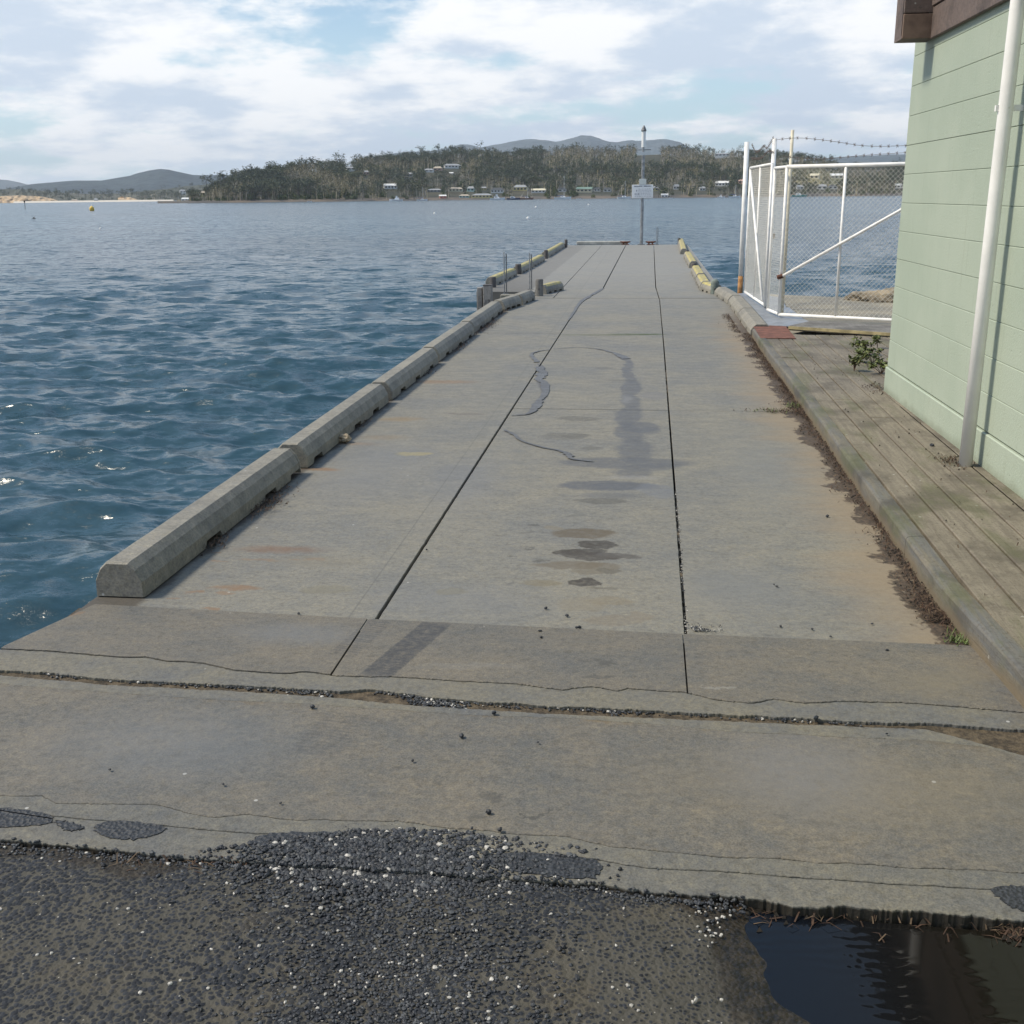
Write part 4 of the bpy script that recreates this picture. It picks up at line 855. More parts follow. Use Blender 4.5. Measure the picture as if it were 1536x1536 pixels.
pipe.data.polygons.foreach_set('use_smooth', [len(p.vertices) == 4 for p in pipe.data.polygons])
mb = MB(); 
for zc2 in (2.0,): mb.box(lp.x-.043, .0, lp.y-.012, lp.y+.012, zc2, zc2+.03)
mb.build('pipe_bracket', M_pipe, pipe)
# ---------------------------------------------------------------- gate and wire fence
M_wp = plain('white gate paint', (.82, .81, .78), .5, var=.1, scale=9, rust=(.36, .19, .09), rustamt=.68)
M_wire = plain('pale fence wire', (.62, .60, .54), .5, .2, var=.15, scale=30)
M_rpost = plain('rusted post foot', (.34, .17, .06), .8, var=.5, scale=12, bump=.5)
M_barb = plain('barbed wire', (.12, .10, .09), .7, .4)
def solve_y(X, Y, py): return zat(X, Y, py)
def chain(mb, O, ex, L, H_, cell=.029, r=.0018):
    """diamond mesh in the plane O + u*ex + v*z"""
    n = int(L/cell)+1; st = cell
    for k in range(n+1):
        u0 = k*cell; pts = []; m = int(H_/(cell))+1
        for j in range(m*1+1):
            u = u0+(cell/2 if (j+k) % 2 else -cell/2)*1.0; u = min(max(u, 0), L)
            o = .002 if (j+k) % 2 else -.002
            v = min(j*cell, H_); nn = Vector((-ex.y, ex.x, 0))
            pts.append(O+ex*u+Vector((0, 0, v))+nn*o)
        s = n; 
        b = []; V = []
        for p in pts: V += [p+ex*r*1.3, p+Vector((-ex.y, ex.x, 0))*r, p-ex*r*1.3, p-Vector((-ex.y, ex.x, 0))*r]
        Fs = [(i*4+j, i*4+(j+1) % 4, (i+1)*4+(j+1) % 4, (i+1)*4+j) for i in range(len(pts)-1) for j in range(4)]
        mb.add(V, Fs)
# near leaf: along the picture from its hinge corner to behind the wall
A0 = g(1168, 473, .13); A1 = g(1337, 481.5, .13)
ga = (A1-A0); ga.z = 0; gl = ga.length; ga.normalize()
zb = .14
zt_ = zat(A0.x, A0.y, 250)
gate = empty('wire_gate', (A0.x, A0.y, 0), 0, 'white mesh gate leaf with one diagonal brace, its right end behind the green wall', 'gate', 'white mesh gate leaves')
def P_(u, z, o=0): return Vector((ga.x*u-ga.y*o, ga.y*u+ga.x*o, z))
GLn = 2.35
MB().tube([P_(0, zb), P_(GLn, zb)], .021, 10).build('bottom_rail', M_wp, gate, smooth=True)
MB().tube([P_(0, zt_), P_(GLn, zt_)], .023, 10).build('top_rail', M_wp, gate, smooth=True)
MB().tube([P_(0, zb), P_(0, zt_)], .019, 10).build('stile', M_wp, gate, smooth=True)
MB().tube([P_(GLn, zb), P_(GLn, zt_)], .021, 10).build('stile', M_wp, gate, smooth=True)
um = min(np.linspace(.1, 1.5, 300), key=lambda u: abs(pr(*(A0+P_(u, zb-A0.z)))[0]-1253)); MB().tube([P_(um, zb), P_(um, zt_)], .017, 10).build('mid_bar', M_wp, gate, smooth=True)
zbr = zat(A0.x, A0.y, 416); ub2 = 1.28; pbr = A0+P_(ub2, 0)
ub2 = min(np.linspace(.6, 2.3, 300), key=lambda u: abs(pr(A0.x+ga.x*u, A0.y+ga.y*u, 1.1)[0]-1350)); zbr2 = zat(A0.x+ga.x*ub2, A0.y+ga.y*ub2, 314)
sl_ = (zbr2-zbr)/ub2
MB().tube([P_(.0, zbr, -.03), P_(GLn, zbr+sl_*GLn, -.03)], .018, 10).build('brace', M_wp, gate, smooth=True)
MB().tube([P_(-.03, zbr, -.03), P_(.035, zbr+.02, -.03)], .028, 8).build('clamp', M_rust, gate)
mb = MB(); chain(mb, P_(0, zb)+Vector((0, 0, .01)), ga, GLn, zt_-zb-.01); mb.build('mesh', M_wire, gate)
# the return panel from the gate's front corner back to the water
B0 = g(1150, 466, .12); B0t = zat(B0.x, B0.y, 202)
def post(name, q, zt, r, label, mat=M_wp, foot=False, zf=.09, lean=(0, 0), extra=None):
    e = empty(name, (q.x, q.y, 0), 0, label, 'fence post', 'white fence posts around the gate')
    MB().tube([(0, 0, zf), (lean[0], lean[1], zt)], r, 12).build('shaft', mat, e, smooth=True)
    if foot: MB().tube([(0, 0, zf-.6), (0, 0, zf+.22)], r*1.08, 12).build('rusty_foot', M_rpost, e, smooth=True)
    if extra: extra(e)
    return e
post('fence_post', g(1148.5, 461, .09), zat(B0.x, B0.y, 203), .030, 'thick white post where the two mesh panels meet, bolt half way up')
post('fence_post', g(1173, 470, .11), zat(*g(1173, 470, .11)[:2], 195), .020, 'thin cream post standing just behind the near gate leaf', plain('cream post paint', (.62, .57, .44), .6, var=.15, rust=(.3, .24, .15), rustamt=.64))
C0 = g(1110, 438.5, .05)
post('fence_post', C0, zat(C0.x, C0.y, 213), .038, 'farthest white fence post with an orange rusted foot at the water edge', foot=True)
# short side frame between corner post and gate leaf
cA = g(1146, 459, .12); cB = g(1112, 419, .12)
def frame2(name, a, b_, zlo, zhi, lab, brace, verts, rad=.019):
    a = Vector(a); d = Vector(b_)-a; d.z = 0; L = d.length; d.normalize(); e = empty(name, (a.x, a.y, 0), 0, lab, 'gate', 'white mesh gate leaves')
    Q = lambda u, z, o=0: Vector((d.x*u-d.y*o, d.y*u+d.x*o, z))
    MB().tube([Q(0, zlo), Q(L, zlo)], rad, 10).build('bottom_rail', M_wp, e, smooth=True); MB().tube([Q(0, zhi), Q(L, zhi)], rad, 10).build('top_rail', M_wp, e, smooth=True)
    for u in (0, L): MB().tube([Q(u, zlo), Q(u, zhi)], rad, 10).build('stile', M_wp, e, smooth=True)
    for u in verts: MB().tube([Q(u*L, zlo), Q(u*L, zhi)], rad*.85, 10).build('mid_bar', M_wp, e, smooth=True)
    if brace: MB().tube([Q(brace[0]*L, zlo+brace[1]*(zhi-zlo), .02), Q(brace[2]*L, zlo+brace[3]*(zhi-zlo), .02)], rad*.9, 10).build('brace', M_wp, e, smooth=True)
    mb = MB(); chain(mb, Q(0, zlo), d, L, zhi-zlo); mb.build('mesh', M_wire, e); return e
pA = g(1147, 460, .12); pC = g(1113, 437, .12)
dBC = (pC-pA).normalized()
pC2 = pA+dBC*min(np.linspace(1, 6, 500), key=lambda s: abs(pr(*(pA+dBC*s))[0]-1117))
frame2('wire_gate', pA, pC2, .14, zat(pA.x, pA.y, 246), 'white mesh leaf seen almost edge on between the rusty footed post and thick post', (.06, .03, .94, .97), [.5])
frame2('wire_gate', g(1151, 466, .12), g(1168, 473, .12), .135, zt_, 'narrow white mesh panel joining the thick post to the near gate leaf', None, [])
# lock
MB_ = MB().box(-.03, .03, -.03, .03, 0, .07, ch=.006); q = g(1152, 464, .1); zl = zat(q.x, q.y, 358); o = MB_.build('padlock', M_barb); o.location = (q.x, q.y-.06, zl); tag(o, 'small dark padlock on the thick white gate post', 'padlock')
# barbed wires
def barbed(pts3, lab, barb=.09):
    mb = MB(); n = len(pts3); L = []
    for i in range(n-1):
        p0, p1, p2, p3 = pts3[max(i-1, 0)], pts3[i], pts3[i+1], pts3[min(i+2, n-1)]
        for j in range(10):
            f = j/10; L.append(.5*((2*p1)+(-p0+p2)*f+(2*p0-5*p1+4*p2-p3)*f*f+(-p0+3*p1-3*p2+p3)*f**3))
    L.append(pts3[-1]); mb.tube(L, .0026, 5)
    acc = 0
    for a_, b_ in zip(L[:-1], L[1:]):
        acc += (b_-a_).length
        if acc > barb:
            acc = 0; m_ = (a_+b_)/2; mb.tube([m_+Vector((.008, 0, .02)), m_-Vector((.008, 0, .02))], .003, 4); mb.tube([m_+Vector((-.012, .01, .014)), m_-Vector((-.012, .01, .014))], .003, 4)
    o = mb.build('barbed_wire', M_barb); return tag(o, lab, 'barbed wire', 'barbed wires above the gate')
def W(u, px, py):
    X = A0.x+ga.x*u; Y = A0.y+ga.y*u; return Vector((X, Y, zat(X, Y, py)))
def uof(px): return min(np.linspace(-.3, 2.4, 500), key=lambda u: abs(pr(A0.x+ga.x*u, A0.y+ga.y*u, 2.2)[0]-px))
barbed([W(uof(x_), x_, y_) for x_, y_ in ((1163, 210), (1178, 208), (1200, 207), (1230, 209.5), (1260, 213.5), (1290, 218), (1320, 219.5), (1362, 218.5), (1400, 219))], 'upper barbed wire strand sagging from the thick post towards the wall')
barbed([W(uof(x_), x_, y_) for x_, y_ in ((1176, 234), (1200, 237), (1240, 238), (1280, 234.5), (1320, 231.5), (1362, 229), (1400, 228))], 'lower barbed wire strand running just above the top rail towards the wall')
pM = lambda s, py: Vector((pA.x+dBC.x*s, pA.y+dBC.y*s, zat(pA.x+dBC.x*s, pA.y+dBC.y*s, py)))
SL = (pC2-pA).length
barbed([pM(0, 205), pM(.25*SL, 222), pM(.4*SL, 219), pM(.6*SL, 226), pM(.8*SL, 227), pM(SL, 216)], 'tangled barbed wire strand between the far post and the thick post, upper', .06)
barbed([pM(-.1, 229), pM(.2*SL, 227), pM(.45*SL, 236), pM(.75*SL, 238), pM(SL, 237)], 'tangled barbed wire strand between the far post and the thick post, lower', .06)
# ---------------------------------------------------------------- weeds, litter, pebbles
M_leaf = plain('weed leaf', (.11, .14, .035), .6, var=.5, scale=30, rust=(.13, .08, .035), rustamt=.55)
M_stem = plain('weed stem', (.10, .055, .03), .8)
def weed(loc, R_, n, lab, name='weed', group=None, hgt=.12, cat='weed', seed=0):
    r = random.Random(seed); e = empty(name, loc, 0, lab, cat, group); sm = MB(); lf = MB()
    for k in range(n):
        a = r.uniform(0, 6.28); d = r.uniform(.15, 1)*R_; tip = Vector((math.cos(a)*d, math.sin(a)*d*.8, hgt*r.uniform(.3, 1)))
        sm.tube([(0, 0, 0), tip*.5+Vector((0, 0, .01)), tip], .0025, 4)
        for j in range(24):
            c_ = tip+Vector((r.gauss(0, .018), r.gauss(0, .018), r.gauss(0, .012))); b1 = Vector((r.gauss(0, 1), r.gauss(0, 1), r.gauss(0, .6))).normalized(); b2 = b1.cross(Vector((r.gauss(0, 1), r.gauss(0, 1), 1.2))).normalized(); s_ = r.uniform(.012, .026)
            lf.add([c_-b1*s_, c_+b2*s_*.5, c_+b1*s_*1.1, c_-b2*s_*.5], [(0, 1, 2, 3)])
    sm.build('stem', M_stem, e); lf.build('foliage', M_leaf, e); return e
wq = [((1322, 556), .10, 8, 'leafy weed growing at the foot of the wall corner, tallest of the clump'), ((1300, 528), .085, 6, 'sprawling green weed cluster left of the wall corner'), ((1286, 538), .07, 5, 'dark green weed cluster lying on the boards, left of the corner clump'), ((1281, 552), .07, 5, 'reddish green weed cluster nearest the kerb'), ((1288, 520), .06, 4, 'yellowish weed cluster farthest up the boards'), ((1316, 517), .05, 3, 'small lone weed sprig close to the wall, farthest away'), ((1308, 540), .08, 6, 'middle weed cluster between the corner clump and the boards')]
for i, ((x_, y_), R_, n_, l_) in enumerate(wq): weed(tuple(g(x_, y_+5, .094)), R_, n_, l_, group='weeds by the wall corner', seed=i)
def tuft(px, py, lab, z=0, n=40, r_=.05, h=.05, seed=0):
    q = g(px, py, z); r = random.Random(seed); mb = MB()
    for k in range(n):
        a = r.uniform(0, 6.28); b_ = Vector((r.gauss(0, r_*.6), r.gauss(0, r_*.5), 0)); t_ = b_+Vector((math.cos(a)*h*.6, math.sin(a)*h*.6, h*r.uniform(.4, 1.1))); nn = Vector((-math.sin(a), math.cos(a), 0))*.0022
        mb.add([b_-nn, b_+nn, t_], [(0, 1, 2)])
    o = mb.build('grass_tuft', M_tuft); o.location = q; return tag(o, lab, 'grass tuft', 'grass tufts in the cracks')
M_tuft = plain('grass tuft', (.10, .15, .03), .6, var=.4, scale=30)
tuft(1437, 962, 'small bright grass tuft where the kerb meets the apron joint', n=60, r_=.035, h=.04, seed=1); tuft(1155, 617, 'grass tuft in the cross joint near the kerb', n=70, r_=.09, h=.03, seed=2); tuft(1190, 611, 'grass tuft against the kerb face at the cross joint', n=60, r_=.06, h=.05, seed=3)
tuft(765, 447, 'dry yellow tuft behind the wheel stops at the ladder opening', n=60, r_=.08, h=.06, seed=4)
M_lit = [plain('brown needles', (.060, .033, .020), .9, var=.5, scale=20), plain('tan needles', (.11, .075, .045), .9, var=.4, scale=20), plain('black crumbs', (.03, .024, .018), .9)]
def litter_piece(mb, x, y, z, r, L):
    a = r.uniform(0, math.pi); k = r.random(); mi = 0 if k < .55 else (1 if k < .78 else 2)
    if mi == 2:
        s_ = r.uniform(.003, .008); mb.add([(x-s_, y-s_, z), (x+s_, y-s_*.6, z), (x, y+s_, z), (x, y, z+s_*1.3)], [(0, 1, 3), (1, 2, 3), (2, 0, 3)], mi)
    else:
        l = L*r.uniform(.4, 1.2); w_ = r.uniform(.0007, .0022); dx, dy = math.cos(a)*l, math.sin(a)*l; c_ = r.uniform(-.3, .3)*l; h = r.uniform(.001, .016)
        mx, my = x+dx*.5-dy*c_/l*.5, y+dy*.5+dx*c_/l*.5; w_ = min(w_, l*.2); mb.add([(x-dy/l*w_, y+dx/l*w_, z), (x+dy/l*w_, y-dx/l*w_, z), (mx+dy/l*w_, my-dx/l*w_, z+h), (mx-dy/l*w_, my+dx/l*w_, z+h), (x+dx, y+dy, z+.001)], [(0, 1, 2, 3), (3, 2, 4)], mi)
r = random.Random(8); mb = MB()
for k in range(4800):
    y = r.uniform(3.95, 15.5) if r.random() < .75 else r.uniform(8, 13)
    ww = .02+.12*max(0, .55+mnoise.noise(Vector((y*1.9, 0, 0)))+.7*mnoise.noise(Vector((y*6, 2, 0))))*(1.0 if y < 8 else 1.25)
    x = kx(min(y, 13.3))-.004-abs(r.gauss(0, .45))*ww-(.0 if y < 13.3 else .1); litter_piece(mb, x, y, .003+r.random()*.006, r, .035)
for k in range(500): litter_piece(mb, g(1415, 935).x+r.gauss(.02, .05), 4.1+abs(r.gauss(0, .16)), .004, r, .06)
for k in range(260): litter_piece(mb, 1.18-abs(r.gauss(0, .17)), 8.4+r.gauss(0, .05), .004, r, .04)
o = mb.build('leaf_litter', M_lit); tag(o, kind='stuff')
mb = MB()
for (px, py, sx, sy, n_) in ((400, 757, .05, .16, 260), (322, 818, .03, .07, 110), (735, 490, .06, .45, 500), (745, 470, .05, .3, 200), (690, 522, .04, .25, 160), (545, 640, .03, .15, 50), (650, 560, .03, .2, 60)):
    q = g(px, py)
    for k in range(n_):
        y = q.y+r.gauss(0, sy); litter_piece(mb, -2.045+abs(r.gauss(0, sx)), y, .003+r.random()*.02, r, .04)
o = mb.build('leaf_litter', M_lit); tag(o, kind='stuff')
mb = MB()
for k in range(130):
    y = r.uniform(3.5, 12); x = r.uniform(1.3, 1.86); litter_piece(mb, x, y, .098, r, .018)
for k in range(160): litter_piece(mb, lp and pb.x-.05+r.gauss(0, .05), pb.y+r.gauss(.1, .08), .098, r, .04)
for k in range(150): litter_piece(mb, F0.x-.05+r.gauss(0, .05), F0.y+r.gauss(.1, .15), .098, r, .04)
o = mb.build('leaf_litter', M_lit); tag(o, kind='stuff')
mb = MB()   # sticks and needles in the puddle margin
for k in range(130):
    px = r.uniform(1090, 1560); x_, y_ = g(px, 1362+(px-1090)*.035+abs(r.gauss(0, 16)), -.035)[:2]; litter_piece(mb, x_, y_, -.034, r, .045)
for k in range(60):
    px = r.uniform(150, 420); x_, y_ = g(px, 1292+abs(r.gauss(0, 8)), -.02)[:2]; litter_piece(mb, x_, y_, -.018, r, .06)
for k in range(120): x_, y_ = g(1525+r.gauss(0, 12), 1400+r.gauss(0, 8), -.035)[:2]; litter_piece(mb, x_, y_, -.033, r, .04)
o = mb.build('leaf_litter', M_lit); tag(o, kind='stuff')
# loose gravel: thousands of small stones as one ground cover
ico = bmesh.new(); bmesh.ops.create_icosphere(ico, subdivisions=1, radius=1); iv = np.array([v.co[:] for v in ico.verts]); ifc = np.array([[v.index for v in f.verts] for f in ico.faces]); ico.free()
P3 = []; pr_ = random.Random(4)
def road_z(x, y):
    d = LK(x)-y
    if d < 0: return -.007
    return -.012-.006*math.exp(-(d/.10)**2)
def addp(px, py, s, z=None, mi=None):
    x_, y_ = g(px, py, -.03)[:2]
    if y_ > LK(x_)+.004: x_, y_ = g(px, py, -.01)[:2]
    if mi is None: u = pr_.random(); mi = 2 if u < .03 else (1 if u < .32 else 0)
    P3.append((x_, y_, (road_z(x_, y_) if z is None else z)+s*.25, s, mi))
for k in range(5600):      # the heap spilling over the slab edge
    u = pr_.gauss(575, 105); v_ = pr_.gauss(1296, 32)
    top = 1246+max(0, abs(u-600)-60)*.12
    if v_ < top: v_ = top+abs(pr_.gauss(0, 12))
    addp(u, v_, pr_.choice((.0028, .0035, .0045, .0055, .007))*pr_.uniform(.8, 1.25))
for k in range(3800): addp(pr_.gauss(590, 120), pr_.uniform(1300, 1560), pr_.uniform(.0025, .0055))
for k in range(1100):
    u = pr_.uniform(-20, 1120); q = g(u, 1300, -.03); addp(u, np.interp(u, [0, 380, 900, 1100], [1262, 1292, 1330, 1350])+4+abs(pr_.gauss(0, 13)), pr_.uniform(.002, .006))
for k in range(80): addp(pr_.gauss(1062, 16), pr_.gauss(1385, 22), pr_.uniform(.0025, .0045), z=-.022, mi=2 if pr_.random() < .5 else 0)
for k in range(50): addp(pr_.uniform(0, 1090), pr_.uniform(1290, 1536), pr_.uniform(.003, .005), mi=2)
for k in range(60): addp(pr_.gauss(560, 40), pr_.gauss(1243, 5), pr_.uniform(.004, .007), z=-.012, mi=0)
def onslab(px, py, s, z=.0, mi=0): x_, y_ = g(px, py, z)[:2]; P3.append((x_, y_, z+s*.4, s, mi))
for px, py, s in ((692, 1105, .009), (619, 1142, .008), (733, 1219, .009), (469, 1061, .009), (741, 1070, .010), (812, 957, .008), (865, 942, .006), (810, 947, .006), (819, 913, .007), (850, 924, .008), (869, 942, .008), (807, 1114, .005), (750, 1246, .009), (708, 1243, .005), (1171, 940, .006), (1218, 944, .005), (1246, 955, .005), (1331, 976, .007), (1308, 936, .005), (1330, 1101, .004), (1224, 1079, .014), (1161, 877, .005), (421, 1205, .004), (335, 1177, .006), (1241, 775, .01), (165, 1155, .005), (448, 921, .007), (640, 825, .006), (1165, 880, .006), (1306, 1086, .007), (1348, 1086, .007)): onslab(px, py, s)
for a_, b_, n_, sp_ in (((610, 1048), (960, 1068), 420, 3.2), ((560, 1036), (700, 1054), 200, 2.5), ((60, 1010), (500, 1042), 420, 2.4), ((960, 1068), (1300, 1086), 120, 2.5), ((620, 1052), (700, 1066), 220, 4)):
    for k in range(n_):
        u = pr_.random(); onslab(a_[0]+(b_[0]-a_[0])*u, a_[1]+(b_[1]-a_[1])*u+pr_.gauss(0, sp_), pr_.uniform(.002, .006), -.012, 2 if pr_.random() < .1 else (1 if pr_.random() < .4 else 0))
for k in range(260):
    y = pr_.uniform(3.9, 6.0); P3.append((xr(y)+pr_.gauss(.004, .004), y, pr_.uniform(-.015, -.002), pr_.uniform(.002, .0045), pr_.choice((0, 1, 1, 2))))
for k in range(120): P3.append((xr(4)+.02+abs(pr_.gauss(0, .05)), 3.93+abs(pr_.gauss(0, .03)), .002, pr_.uniform(.0015, .004), pr_.choice((0, 1, 1, 2))))
N = len(P3); rg = np.random.default_rng(2)
sc = rg.uniform(.65, 1.3, (N, 1, 3)); ang = rg.uniform(0, 6.28, N); ca, sa = np.cos(ang)[:, None], np.sin(ang)[:, None]
vv = iv[None]*sc*(1+rg.normal(0, .13, (N, len(iv), 1))); vx = vv[..., 0]*ca-vv[..., 1]*sa; vy = vv[..., 0]*sa+vv[..., 1]*ca; vv = np.stack([vx, vy, vv[..., 2]*.75], -1)
arr = np.array([p[:4] for p in P3]); vv = vv*arr[:, None, 3:4]+arr[:, None, :3]
Fc = (ifc[None]+(np.arange(N)*len(iv))[:, None, None]).reshape(-1, 3)
me = npmesh('gravel', vv.reshape(-1, 3), Fc, np.repeat([p[4] for p in P3], len(ifc)))
M_g = [plain('dark stone', (.026, .030, .038), .65, var=.5, scale=60), plain('grey stone', (.065, .07, .076), .7, var=.5, scale=60), plain('pale stone', (.46, .44, .40), .7, var=.3, scale=60)]
gv = link('gravel', me, M_g); tag(gv, kind='stuff')
# small bits of rubbish
q = g(516, 663); o = rock('stone', (q.x, q.y, .025), .045, .035, .03, plain('tan stone', (.36, .29, .2), .85, var=.4, scale=30), 5, 'tan stone lying against the third wheel stop', 'stone')
q = g(1398, 668, .1); o = rock('dark_pebble', (q.x, q.y, .103), .013, .012, .009, M_g[0], 6, 'single dark pebble on the boards left of the downpipe', 'pebble')
# ---------------------------------------------------------------- far shore
def interp(px, pts): return float(np.interp(px, [p[0] for p in pts], [p[1] for p in pts]))
TOP = [(270, 296), (285, 290), (305, 287), (330, 280), (347, 275), (381, 264), (400, 262), (433, 257), (446, 253), (482, 249), (521, 250), (547, 241), (586, 238), (649, 231), (690, 228), (718, 229), (765, 233), (786, 229), (822, 227), (861, 225), (890, 226), (913, 226), (929, 225), (950, 222), (990, 222), (996, 226), (1038, 226), (1067, 228), (1114, 231), (1159, 231), (1213, 237), (1240, 244), (1280, 250), (1340, 252), (1450, 250), (1700, 245)]
SHORE = [(230, 905), (290, 880), (500, 880), (800, 895), (1100, 900), (1340, 880), (1500, 850), (1750, 840)]
RD = [(230, 960), (290, 985), (400, 1060), (520, 1180), (700, 1420), (1300, 1500), (1700, 1500)]
BASE_H = {}
def ridge_z(px):
    D = interp(px, RD); X, Y = far(px, D); return zat(X, Y, interp(px, TOP)+10)
_rz = {p: ridge_z(p) for p in range(230, 1800, 5)}
def terr(px, D):
    Ds, Dr = interp(px, SHORE), interp(px, RD); k0 = max(230, min(1790, int(px//5*5))); z = _rz[k0]+(_rz[min(k0+5, 1795)]-_rz[k0])*(min(max(px, 230), 1790)-k0)/5
    s = (D-Ds)/(Dr-Ds)
    if s < 0: return WZ-.4+s*9
    if s <= 1:
        base = WZ-.4+min(1.6, s*60)+ (z-WZ-1.2)*(.30*s+.70*s*s*(3-2*s))
    else: base = z-(s-1)*z*.8
    X, Y = far(px, D); return base+min(1, s*6)*(2.2*mnoise.noise(Vector((X/70, Y/70, 0)))+.8*mnoise.noise(Vector((X/23, Y/23, 0))))
pxs = np.arange(236, 1780, 8.0); ss = np.concatenate([[-.04, -.01], np.linspace(0, 1, 34)**1.25, [1.15, 1.4, 1.8]])
V = []
for s in ss:
    for p in pxs:
        D = interp(p, SHORE)+s*(interp(p, RD)-interp(p, SHORE)); X, Y = far(p, D); V.append((X, Y, terr(p, D)))
n1 = len(pxs); idx = np.arange(len(V)).reshape(len(ss), n1); Fc = np.stack([idx[:-1, :-1], idx[:-1, 1:], idx[1:, 1:], idx[1:, :-1]], -1).reshape(-1, 4)
me = npmesh('headland', V, Fc, smooth=True)
nt = NT('headland ground'); P = wpos(nt); c = nt.mix(nt.mr(nt.noise(P, .02, 6, .65), .4, .6), (.034, .038, .024), (.062, .058, .036))
def fb(px, D, rx, ry): X, Y = far(px, D); return (X, Y, rx, ry)
for (x, y, rx, ry), col in ((fb(971, 1478, 15, 45), (.62, .55, .42)), (fb(930, 1440, 35, 25), (.22, .20, .09)), (fb(1235, 1180, 75, 130), (.22, .19, .085)), (fb(1190, 1300, 60, 80), (.15, .14, .07)), (fb(1300, 1150, 50, 100), (.13, .125, .06))):
    L = nt.vm('LENGTH', nt.mapping(P, loc=(x, y, 0), scale=(rx, ry, 1e4), ty='TEXTURE')); c = nt.mix(nt.mr(nt.math('ADD', L, nt.math('MULTIPLY', nt.noise(P, .05, 4, .6), .5)), 1.0, 1.3, 1, 0), c, col)
s3 = nt.sep(P); c = nt.mix(nt.mr(s3[2], 1.6, .6, 0, 1), c, nt.mix(nt.mr(nt.noise(P, .03, 4, .6), .4, .6), (.09, .085, .08), (.15, .12, .09)))
nt.fin(c, .95, nt.bump(nt.noise(P, .25, 5, .7), .8, 1.5)); tag(link('headland', me, nt.mat), kind='structure')
def forest_mat(name, ca, cb, patch=None):
    nt = NT(name); P = wpos(nt); n1 = nt.noise(P, .004, 7, .65); c = nt.mix(nt.mr(n1, .4, .6), ca, cb)
    n2 = nt.noise(nt.mapping(P, scale=(1, 1, 2)), .03, 6, .75); c = nt.mix(nt.mr(n2, .45, .62), c, tuple(x*.55 for x in ca))
    if patch: c = nt.mix(nt.mr(nt.noise(nt.mapping(P, loc=(900, 300, 0)), .0035, 6, .6), .56, .62), c, patch)
    return nt.fin(c, .95, nt.bump(n2, 1.0, 14))
def ridge(name, outline, D, depth, mat, rough=.05, step=2.5, base=-6, bumpy=1.0, seed=0):
    x0, x1 = outline[0][0], outline[-1][0]; cols = np.arange(x0, x1+step, step); rows = np.linspace(-1, 1, 27); V = []
    tops = []
    for p in cols:
        X, Y = far(p, D); tops.append(zat(X, Y, interp(p, outline)))
    for t_ in rows:
        for p, zt in zip(cols, tops):
            X, Y = far(p, D+t_*depth); prof = max(0, 1-abs(t_)**1.35)
            hgt = zt*prof
            nn = mnoise.fractal(Vector((X/(.16*depth), Y/(.16*depth), seed)), 1.0, 2.1, 6)
            V.append((X, Y, base*(1-prof)+hgt+abs(zt)*rough*nn*(prof*(1.15-prof)*3+.35)*bumpy))
    n1 = len(cols); idx = np.arange(len(V)).reshape(len(rows), n1); Fc = np.stack([idx[:-1, :-1], idx[:-1, 1:], idx[1:, 1:], idx[1:, :-1]], -1).reshape(-1, 4)
    o = link(name, npmesh(name, V, Fc, smooth=True), mat); return tag(o, kind='structure')
MF = forest_mat('haze blue bush', (.085, .115, .135), (.125, .15, .165)); MF2 = forest_mat('haze blue dark bush', (.030, .052, .068), (.052, .078, .090)); MF3 = forest_mat('far mixed bush', (.075, .085, .06), (.125, .122, .085), (.22, .18, .10))  # MF and MF2 carry the blue of distance haze in their own colour
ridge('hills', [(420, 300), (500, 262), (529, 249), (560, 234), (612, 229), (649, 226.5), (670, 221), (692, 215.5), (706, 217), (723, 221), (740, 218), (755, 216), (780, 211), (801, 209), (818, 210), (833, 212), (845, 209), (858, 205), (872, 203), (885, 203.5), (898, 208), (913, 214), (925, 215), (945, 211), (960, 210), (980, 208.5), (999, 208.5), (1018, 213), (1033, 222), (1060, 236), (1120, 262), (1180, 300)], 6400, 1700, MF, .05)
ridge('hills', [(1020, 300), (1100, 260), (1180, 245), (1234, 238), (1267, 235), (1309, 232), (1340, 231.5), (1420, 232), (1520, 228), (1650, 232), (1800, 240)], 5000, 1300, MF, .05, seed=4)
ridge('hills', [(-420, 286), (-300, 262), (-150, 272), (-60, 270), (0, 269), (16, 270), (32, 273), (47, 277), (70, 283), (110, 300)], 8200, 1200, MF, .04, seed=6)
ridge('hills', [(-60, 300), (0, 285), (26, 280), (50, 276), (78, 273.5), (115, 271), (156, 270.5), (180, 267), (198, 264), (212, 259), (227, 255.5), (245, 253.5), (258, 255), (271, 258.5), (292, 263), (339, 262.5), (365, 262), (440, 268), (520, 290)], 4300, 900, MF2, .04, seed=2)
ridge('hills', [(-500, 280), (-200, 284), (-40, 284), (0, 284), (52, 285), (104, 290), (140, 291), (182, 290), (234, 285), (286, 279), (346, 273), (420, 278), (520, 295)], 2500, 420, MF3, .10, step=2, seed=1)
